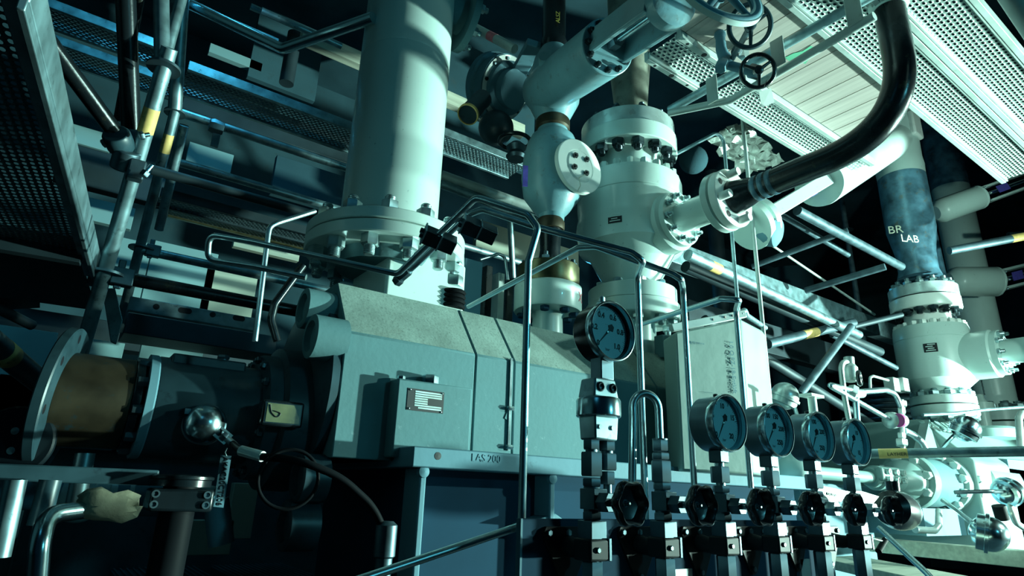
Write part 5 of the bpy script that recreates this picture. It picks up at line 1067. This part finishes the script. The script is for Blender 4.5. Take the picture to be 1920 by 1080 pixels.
# toe board with slots
a, q = xl(245, 555, 3.3, 490); t = thing('toe_board', 'galvanised beam with round and oval holes below the dark ledger', 'beam', a)
h_ = abs(a.z - at(245, 582, Y=a.y).z); MB().bb(a.x, q.x, a.y, a.y + .05, a.z - h_, a.z).build('channel', M['galv'], t, .003)
for px, w_ in ((293, .016), (347, .035), (399, .016), (448, .034)):
    p = at(px, 0, Y=a.y - .001); c = at(px, 575 + (px - 293) * .14, Y=a.y - .0012); b = MB(); n = 20
    b.prism([(c.x + (w_ - .016) * (1 if math.cos(2 * math.pi * i / n) > 0 else -1) + .016 * math.cos(2 * math.pi * i / n), c.y, c.z + .016 * math.sin(2 * math.pi * i / n)) for i in range(n)], (0, .0008, 0)); b.build('slot', M['ink'], t)
# near deck at the upper left
ZD = .70
e0, e1 = at(30, -20, Z=ZD), at(172, 512, Z=ZD); dr = (e1 - e0).normalized(); sd = dr.cross(ZA).normalized() * -1; L_ = (e1 - e0).length; sd = V((-dr.y, dr.x, 0))
t = thing('near_scaffold_deck', 'near perforated scaffold deck overhead at the left edge with a galvanised edge beam', 'plank', e1)
MB().uvquad(e0 - dr * .3 + sd * .02, e1 - dr * .25 + sd * .02, e1 - dr * .25 + sd * .50, e0 - dr * .3 + sd * .50).build('perforated_deck', perf_mat('perforated_near_deck', (.05, .12, .14), .022, .017, .30, .28, .6), t)
MB().box((e0 + e1) / 2 + V((0, 0, .02)), (L_ / 2 + .3 * 0, .020, .035), (dr, sd, ZA)).build('edge_beam', M['galv'], t, .004)
MB().box((e0 + e1) / 2 + V((0, 0, -.020)) + sd * -.012, (L_ / 2, .006, .012), (dr, sd, ZA)).build('beam_lip', M['galv'], t, .002)
MB().box(e1 - dr * .23 + sd * .28, (.02, .27, .04), (dr, sd, ZA)).build('end_beam', M['beamblue'], t)
MB().uvquad(e1 - dr * .2 + sd * .02, e1 + dr * .6 + sd * .02, e1 + dr * .6 + sd * .5, e1 - dr * .2 + sd * .5).build('second_panel', M['beamblue'], t)
t = thing('hanging_bracket', 'dark wedge shaped bracket frame hanging under the lower rosette', 'frame', P(215, 640, 2.3))
MB().prism([P(192, 540, 2.35), P(216, 540, 2.35), P(230, 600, 2.35), P(218, 645, 2.35), P(208, 640, 2.35)], V((0, .02, 0))).build('plate', M['galv'], t, .003)
a, q = P(0, 545, 2.8), P(150, 560, 2.8)
tag(MB().prism([P(-20, 520, 2.7), P(75, 525, 2.7), P(75, 550, 2.7), P(-20, 555, 2.7)], V((0, .3, 0))).build('cross_beam', M['beamblue'], None), 'dark cross beam under the near deck at the left edge', 'beam')
tubeline('scaffold_brace', 'dim brace under the near deck sloping right', P(-10, 575, 2.8), P(60, 610, 3.0), 'beamblue')
# diagonal of far left background
# ================================================================== right-hand scaffold and ceiling
ZC = 2.0
def yline(px, py, Z=ZC): return at(px, py, Z=Z)
def plank_ceiling(lbl, y0, y1, x0, x1, z=ZC, m='perf', rail='galvpale', rh=.05, holes=False):
    t = thing('steel_plank', lbl, 'plank', (x0, y0, z)); ys = (y0, y1)
    MB().uvquad((x0, y0, z + .02), (x1, y0, z + .02), (x1, y1, z + .02), (x0, y1, z + .02)).build('perforated_deck', M[m], t)
    for y, s in ((y0, 1), (y1, -1)):
        b = MB(); b.bb(x0, x1, y - .003 * s, y + .022 * s, z - .006, z + .045); b.bb(x0, x1, y + .024 * s, y + .034 * s, z - .001, z + .03); b.build('side_rail', M[rail], t, .002)
        if holes:
            for k in range(int((x1 - x0) / .12)): MB().lathe((x0 + .06 + k * .12, y + .010 * s, z - .0065), -ZA, [(.008 + .006 * (k % 2), 0), (0, .0008)], 16).build('rail_hole', M['ink'], t)
    k = int((x1 - x0) / .6)
    return t
plank_ceiling('bright perforated plank overhead left of the wooden boards, first length', 1.452, 1.668, 1.93, 2.30, holes=True)
plank_ceiling('perforated plank overhead continuing toward the black curved pipe', 1.452, 1.668, 2.42, 3.75)
plank_ceiling('bright perforated plank overhead right of the wooden boards', .81, 1.06, 1.9, 4.6)
plank_ceiling('bright perforated plank overhead nearest the top right corner', .56, .80, 1.6, 4.5)
# wooden deck boards running away from the viewer
n = 13; x = 1.70; random.seed(11)
for i in range(n):
    w_ = .125; lbl_x = ['first', 'second', 'third', 'fourth', 'fifth', 'sixth', 'seventh', 'eighth', 'ninth', 'tenth', 'eleventh', 'twelfth', 'thirteenth'][i]
    o = MB().bb(x, x + w_, 1.065, 1.445, ZC + .03, ZC + .05).build('deck_board', M['woodY'], None, .002)
    tag(o, 'pale wooden deck board overhead, ' + lbl_x + ' from the left end', 'board', 'wooden deck boards overhead')
    x += w_ + .004
tag(MB().prism([at(1472, 108, Z=ZC + .028), at(1488, 100, Z=ZC + .028), at(1505, 96, Z=ZC + .028), at(1520, 86, Z=ZC + .028), at(1528, 90, Z=ZC + .028), at(1522, 104, Z=ZC + .028), at(1510, 120, Z=ZC + .028), at(1500, 116, Z=ZC + .028), at(1504, 106, Z=ZC + .028), at(1492, 108, Z=ZC + .028), at(1484, 116, Z=ZC + .028), at(1476, 112, Z=ZC + .028)], (0, 0, .0015)).build('paint_smear', M['green'], None), 'green paint smear under the wooden deck boards', 'paint mark')
# upper dark deck above everything else (seen between planks)
# lattice transom
t = thing('lattice_transom', 'galvanised lattice transom crossing under the planks toward the big valve', 'transom', at(1260, 205, Z=1.93))
c0, c1 = at(1256, 206, Z=1.93), at(1640, -12, Z=1.93); MB().cyl(c0, c1, .022).build('upper_chord', M['galv'], t)
y_ = c0.y; e0, e1 = V((c0.x, 0, 1.74)), None
d0, d1 = at(1292, 212, Z=1.80), at(1370, 188, Z=1.79); d2 = at(1640, 30, Z=1.79)
MB().tube([at(1255, 212, Z=1.86), d1, d2], .018, 20, .1).build('lower_chord', M['galvpale'], t)
for px, py in ((1335, 168), (1458, 98), (1600, 18)):
    c = at(px, py, Z=1.86); MB().box(c, (.004, .030, .07)).build('web_plate', M['galvpale'], t, .003)
# top crossing beam + dark slabs
tubeline('scaffold_tube', 'pale tube crossing the planks at the top right corner', P(1868, -40, 2.2), P(1985, 130, 2.0), 'galvpale', .03)
# standards right
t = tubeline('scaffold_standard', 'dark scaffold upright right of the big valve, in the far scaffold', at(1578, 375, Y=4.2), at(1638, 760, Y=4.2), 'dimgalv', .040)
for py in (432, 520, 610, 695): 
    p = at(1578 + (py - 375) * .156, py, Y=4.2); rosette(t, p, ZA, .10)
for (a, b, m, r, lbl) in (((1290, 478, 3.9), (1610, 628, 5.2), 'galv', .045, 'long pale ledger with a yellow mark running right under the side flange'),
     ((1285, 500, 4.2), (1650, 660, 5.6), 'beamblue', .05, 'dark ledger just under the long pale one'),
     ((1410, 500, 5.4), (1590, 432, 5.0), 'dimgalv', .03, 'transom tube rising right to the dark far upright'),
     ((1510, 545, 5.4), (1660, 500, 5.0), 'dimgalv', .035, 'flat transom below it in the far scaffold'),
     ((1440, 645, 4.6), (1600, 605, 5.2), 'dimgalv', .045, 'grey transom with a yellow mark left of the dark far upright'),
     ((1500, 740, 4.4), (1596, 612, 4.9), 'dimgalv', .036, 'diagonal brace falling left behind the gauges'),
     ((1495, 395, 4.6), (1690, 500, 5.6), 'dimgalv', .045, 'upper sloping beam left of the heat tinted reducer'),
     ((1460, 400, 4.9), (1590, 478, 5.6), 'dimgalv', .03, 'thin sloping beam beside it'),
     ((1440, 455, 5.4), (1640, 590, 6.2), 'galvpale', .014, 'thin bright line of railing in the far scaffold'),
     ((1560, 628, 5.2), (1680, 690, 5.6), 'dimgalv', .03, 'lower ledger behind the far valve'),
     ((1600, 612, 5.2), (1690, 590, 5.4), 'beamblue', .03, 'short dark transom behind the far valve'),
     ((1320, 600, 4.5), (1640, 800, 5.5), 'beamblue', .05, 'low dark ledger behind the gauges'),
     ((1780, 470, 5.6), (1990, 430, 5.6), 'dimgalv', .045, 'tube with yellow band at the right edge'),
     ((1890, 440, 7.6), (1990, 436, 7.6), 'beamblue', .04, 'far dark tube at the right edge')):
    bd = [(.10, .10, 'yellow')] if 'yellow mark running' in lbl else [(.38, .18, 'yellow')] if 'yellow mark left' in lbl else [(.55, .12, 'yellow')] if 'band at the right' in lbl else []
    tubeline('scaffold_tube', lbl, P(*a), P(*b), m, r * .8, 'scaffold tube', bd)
# horizontal rails seen between big pipe and small valve
for (py0, py1, m, lbl) in ((328, 392, 'galvpale', 'upper pale rail behind the bent tubes'), (345, 412, 'galv', 'lower grey rail behind the bent tubes')):
    tubeline('scaffold_ledger', lbl, P(828, py0, 3.9), P(1005, py1, 4.1), m, .03)
tubeline('scaffold_standard', 'short green grey upright behind the first riser', P(956, 405, 4.4), P(962, 520, 4.5), 'galv', .022)
# foil sheet
t_ = MB(); random.seed(5); n = 14; q = [at(1325, 262, Y=2.9), at(1395, 225, Y=2.9), at(1470, 300, Y=3.0), at(1400, 330, Y=3.0)]
vs = []; fs = []
for i in range(n + 1):
    for j in range(n + 1):
        u_ = i / n; v__ = j / n; p = (q[0] * (1 - u_) + q[1] * u_) * (1 - v__) + (q[3] * (1 - u_) + q[2] * u_) * v__
        vs.append(p + V((0, random.uniform(-.035, .035), random.uniform(-.03, .03))))
for i in range(n):
    for j in range(n): fs.append((i * (n + 1) + j, (i + 1) * (n + 1) + j, (i + 1) * (n + 1) + j + 1, i * (n + 1) + j + 1))
t_.add(vs, fs); o = t_.build('crumpled_foil', M['foil'], None, ang=.4); tag(o, 'crumpled shiny foil sheet hanging above the side flange', 'foil'); md = o.modifiers.new('s', 'SOLIDIFY'); md.thickness = .004
o = MB().ball(at(1300, 300, Y=2.9), .12, 20, 12, (1, 1, 1)).build('wrapped_bundle', M['concrete'], None); tag(o, 'dark wrapped bundle left of the foil sheet', 'bundle')
# wrapped cabinet
YW_ = 1.74
p1, p2, p3, p4 = at(1266, 622, Y=YW_), at(1390, 598, Y=YW_ - .12), at(1402, 880, Y=YW_ - .12), at(1290, 880, Y=YW_)
p5, p6 = at(1436, 628, Y=YW_ + .12), at(1428, 900, Y=YW_ + .12)
t = thing('wrapped_cabinet', 'upright panel wrapped in printed milky plastic on a perforated frame', 'panel', (p4 + p3) / 2)
d_ = (p2 - p1); d_.z = 0; d_.normalize(); nn = V((-d_.y, d_.x, 0))
b = MB(); zb_ = at(1290, 884, Y=YW_).z
bl, br, sr = V((p1.x, p1.y, zb_)), V((p2.x, p2.y, zb_)), V((p5.x, p5.y, zb_))
mid = (p2 + p5) / 2 + V((.02, -.03, -.02)); mb_ = V((mid.x, mid.y, zb_))
back = V((p1.x + .08, p1.y + .14, p1.z)); bb_ = V((back.x, back.y, zb_))
b.add([bl, br, mb_, sr, bb_, p1, p2, mid, p5, back], [(0, 1, 6, 5), (1, 2, 7, 6), (2, 3, 8, 7), (3, 4, 9, 8), (4, 0, 5, 9), (5, 6, 7, 8, 9), (4, 3, 2, 1, 0)])
b.build('plastic_wrap', M['wrap'], t, .01)
fr0 = MB().box((p1 + p2) / 2 + ZA * .020, ((p2 - p1).length / 2 + .02, .012, .018), ((p2 - p1).normalized(), nn, (p2 - p1).normalized().cross(nn))).build('frame_bar', M['galvpale'], t, .003)
for f_ in (.55, .74, .86): c = p1 + (p2 - p1) * f_ + ZA * .020 - nn * .0125; MB().box(c, (.010 if f_ > .6 else .004, .001, .005)).build('slot', M['ink'], fr0)
MB().tube([p2 + ZA * .02, p2 + V((.03, 0, .05)), p2 + V((.09, .03, .04)), p5 + ZA * .04], .014, 12, .05).build('top_hose', M['galv'], t)
upv_ = V((-.02, 0, 1)); c = p1 + (p2 - p1) * .80 - nn * .004; c.z = at(1385, 690, Y=c.y).z
text('1.0 Q.PZ-18-Entlüft', t, c, ZA * -1, d_, .030, M['base'], 'printed_text', .0006)
c = p1 + (p2 - p1) * .30 - nn * .004; c.z = at(1300, 732, Y=c.y).z; text('- - - - - - - -', t, c + d_ * .05, d_, ZA, .014, M['base'], 'small_print', .0005)
c.z = at(1300, 642, Y=c.y).z; text('ATI ====', t, c, d_, ZA, .018, M['base'], 'small_print', .0005)
# ================================================================== the hall
fl = -1.2
struct(MB().bb(-7, 16, -5, 9, fl - .1, fl).build('floor', M['floor'], None))
struct(MB().bb(-7, 16, 8.0, 8.2, fl, 6).build('wall_back', M['concrete'], None))
struct(MB().bb(-7.2, -7, -5, 9, fl, 6).build('wall_left', M['concrete'], None))
struct(MB().bb(16, 16.2, -5, 9, fl, 6).build('wall_right', M['concrete'], None))
struct(MB().bb(-7, 16, -5, 9, 5.6, 5.8).build('ceiling', M['concrete'], None))
# backdrop boards behind the left scaffold; the pale ones paint lit wall patches
YBK = 5.0
def board(px0, py0, px1, py1, m, lbl, Y=YBK, name='backdrop_board'):
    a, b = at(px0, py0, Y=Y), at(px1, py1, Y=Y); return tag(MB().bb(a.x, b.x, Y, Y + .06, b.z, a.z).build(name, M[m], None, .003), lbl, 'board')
board(-60, 600, 62, 800, 'board', 'lit wall patch as a pale board at the left edge behind the flange disc')
board(115, 225, 205, 285, 'board', 'small lit wall patch as a pale board left of the coupler knot')
board(150, 365, 245, 430, 'board', 'lit wall patch as a pale board between the near deck and the first upright')
board(208, 440, 262, 560, 'board', 'narrow lit wall patch as a pale board between the two uprights')
board(290, 450, 388, 590, 'board', 'lit wall patch as a pale board below the pale ledger')
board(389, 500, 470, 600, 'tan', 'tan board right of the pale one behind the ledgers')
board(356, 265, 432, 325, 'board', 'lit wall patch as a pale board below the hooked clamp')
board(395, 80, 490, 135, 'board', 'lit wall patch as a pale board in the gap under the top ledger')
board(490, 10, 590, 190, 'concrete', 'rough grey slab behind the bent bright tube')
board(268, 635, 362, 760, 'board', 'lit wall patch as a pale board above the gear housing')
board(170, 635, 205, 770, 'board', 'lit wall patch as a pale strip behind the rusty drum')
board(440, 445, 560, 490, 'tan', 'lit wall patch as a pale board seen through the tube loop')
board(0, 700, 70, 900, 'board', 'lower lit wall patch as a pale board at the left edge')
board(210, 905, 420, 960, 'board', 'low lit wall patch as a pale board behind the dark support column')
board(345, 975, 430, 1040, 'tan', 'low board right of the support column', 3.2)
board(60, 935, 130, 990, 'board', 'low lit wall patch as a pale board behind the bent bright rail')
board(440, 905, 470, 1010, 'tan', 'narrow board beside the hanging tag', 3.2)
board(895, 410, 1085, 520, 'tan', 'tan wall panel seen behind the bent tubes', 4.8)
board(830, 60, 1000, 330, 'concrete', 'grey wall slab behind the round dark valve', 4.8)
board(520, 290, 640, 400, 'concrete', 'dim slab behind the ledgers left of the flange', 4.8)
# timber and beams behind
def xbeam(lbl, px, py, d, px1, h, w_, m, name='steel_beam', cat='beam'):
    p, q = xl(px, py, d, px1); return tag(MB().bb(p.x, q.x, p.y, p.y + w_, p.z - h, p.z).build(name, M[m], None, .004), lbl, cat)
xbeam('pale timber rail behind the big pipe near the top', 570, 48, 4.6, 985, .12, .08, 'woodX', 'timber_rail', 'timber')
xbeam('dark beam under the second left plank', 352, 150, 4.8, 700, .25, .1, 'beamblue')
xbeam('dark beam beside the first upright', 120, 262, 4.4, 330, .30, .1, 'beamblue')
xbeam('wide dark beam under the toe board', 240, 585, 3.5, 520, .12, .3, 'beamblue')
xbeam('dark beam across under the pale boards at the left', -60, 560, 4.6, 480, .22, .2, 'beamblue')
xbeam('galvanised beam right of the big valve', 1250, 445, 4.6, 1700, .18, .12, 'galv')
xbeam('dark beam behind the far scaffold', 1290, 560, 5.4, 1700, .30, .12, 'beamblue')
# upright dark columns
for (px, py0, py1, Y, r, lbl) in ((545, 60, 160, 4.4, .055, 'dark round drain pipe behind the bent bright tube'), (1345, 330, 620, 4.6, .10, 'dark column behind the thin pipe pair'), (1490, 520, 800, 6.5, .5, 'broad dim column behind the gauges')):
    c = at(px, (py0 + py1) / 2, Y=Y); z0_, z1_ = at(px, py1, Y=Y).z, at(px, py0, Y=Y).z
    tag(MB().cyl((c.x, Y, z0_ - (1.5 if r > .15 else 0)), (c.x, Y, z1_), r).build('column', M['beamblue'] if r < .3 else M['concrete'], None), lbl, 'column')
# far lower machinery shapes between gauges and the far valve
t = thing('far_skid', 'dim blue machinery block behind the coiled tubing', 'machine', at(1600, 830, Y=3.4))
a, b = at(1560, 800, Y=3.6), at(1720, 900, Y=3.6); MB().bb(a.x, b.x, 3.6, 4.2, -1.2, a.z).build('block', M['dark'], t, .01)
for px in (1590, 1625): c = at(px, 830, Y=3.5); MB().cyl((c.x, 3.5, c.z - .25), (c.x, 3.5, c.z + .15), .06).build('vertical_pipe', M['dark'], t)
a, b = at(1500, 905, Y=2.2), at(1640, 1000, Y=2.2)
t = thing('pump_skid', 'pale blue foot frame behind the handwheels', 'machine base', V((a.x, 2.2, b.z)))
MB().bb(a.x, b.x, 2.2, 2.6, -1.2, a.z).build('side', M['base'], t, .01); MB().bb(a.x, b.x, 2.1, 2.2, a.z - .06, a.z).build('lip', M['base'], t, .005)

a, b = at(95, 770, Y=3.7), at(660, 905, Y=3.7)  # dark block added to black out the lit back wall behind the drum
t = thing('dark_backdrop', 'long added block darkening the wall low behind the rusty drum and gear housing', 'backdrop', V(((a.x + b.x) / 2, 3.8, b.z)))
MB().bb(a.x, b.x, 3.7, 4.1, -1.2, a.z).build('body', M['dark'], t, .01)
for i in range(4): x_ = a.x + (b.x - a.x) * (i + .5) / 4; MB().bb(x_ - .3, x_ + .3, 3.685, 3.70, b.z + .1, a.z - .05).build('backdrop_panel', M['dark'], t, .004)

# hangers that carry the overhead scaffold, mostly hidden above the decks
for (x_, y_, lbl) in ((2.2, 1.56, 'hanger tube rising above the overhead plank beside the wooden boards'), (3.4, 1.56, 'hanger tube above the overhead plank near the curved pipe'), (4.2, .93, 'hanger tube above the overhead plank right of the wooden boards'), (4.2, .68, 'hanger tube above the overhead plank nearest the top right corner')):
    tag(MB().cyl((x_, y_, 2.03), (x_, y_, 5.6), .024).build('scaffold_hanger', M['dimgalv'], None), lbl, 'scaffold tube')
# ------------------------------------------------------------------ tidy
for o in bpy.data.objects:
    if '_o' in o: del o['_o']
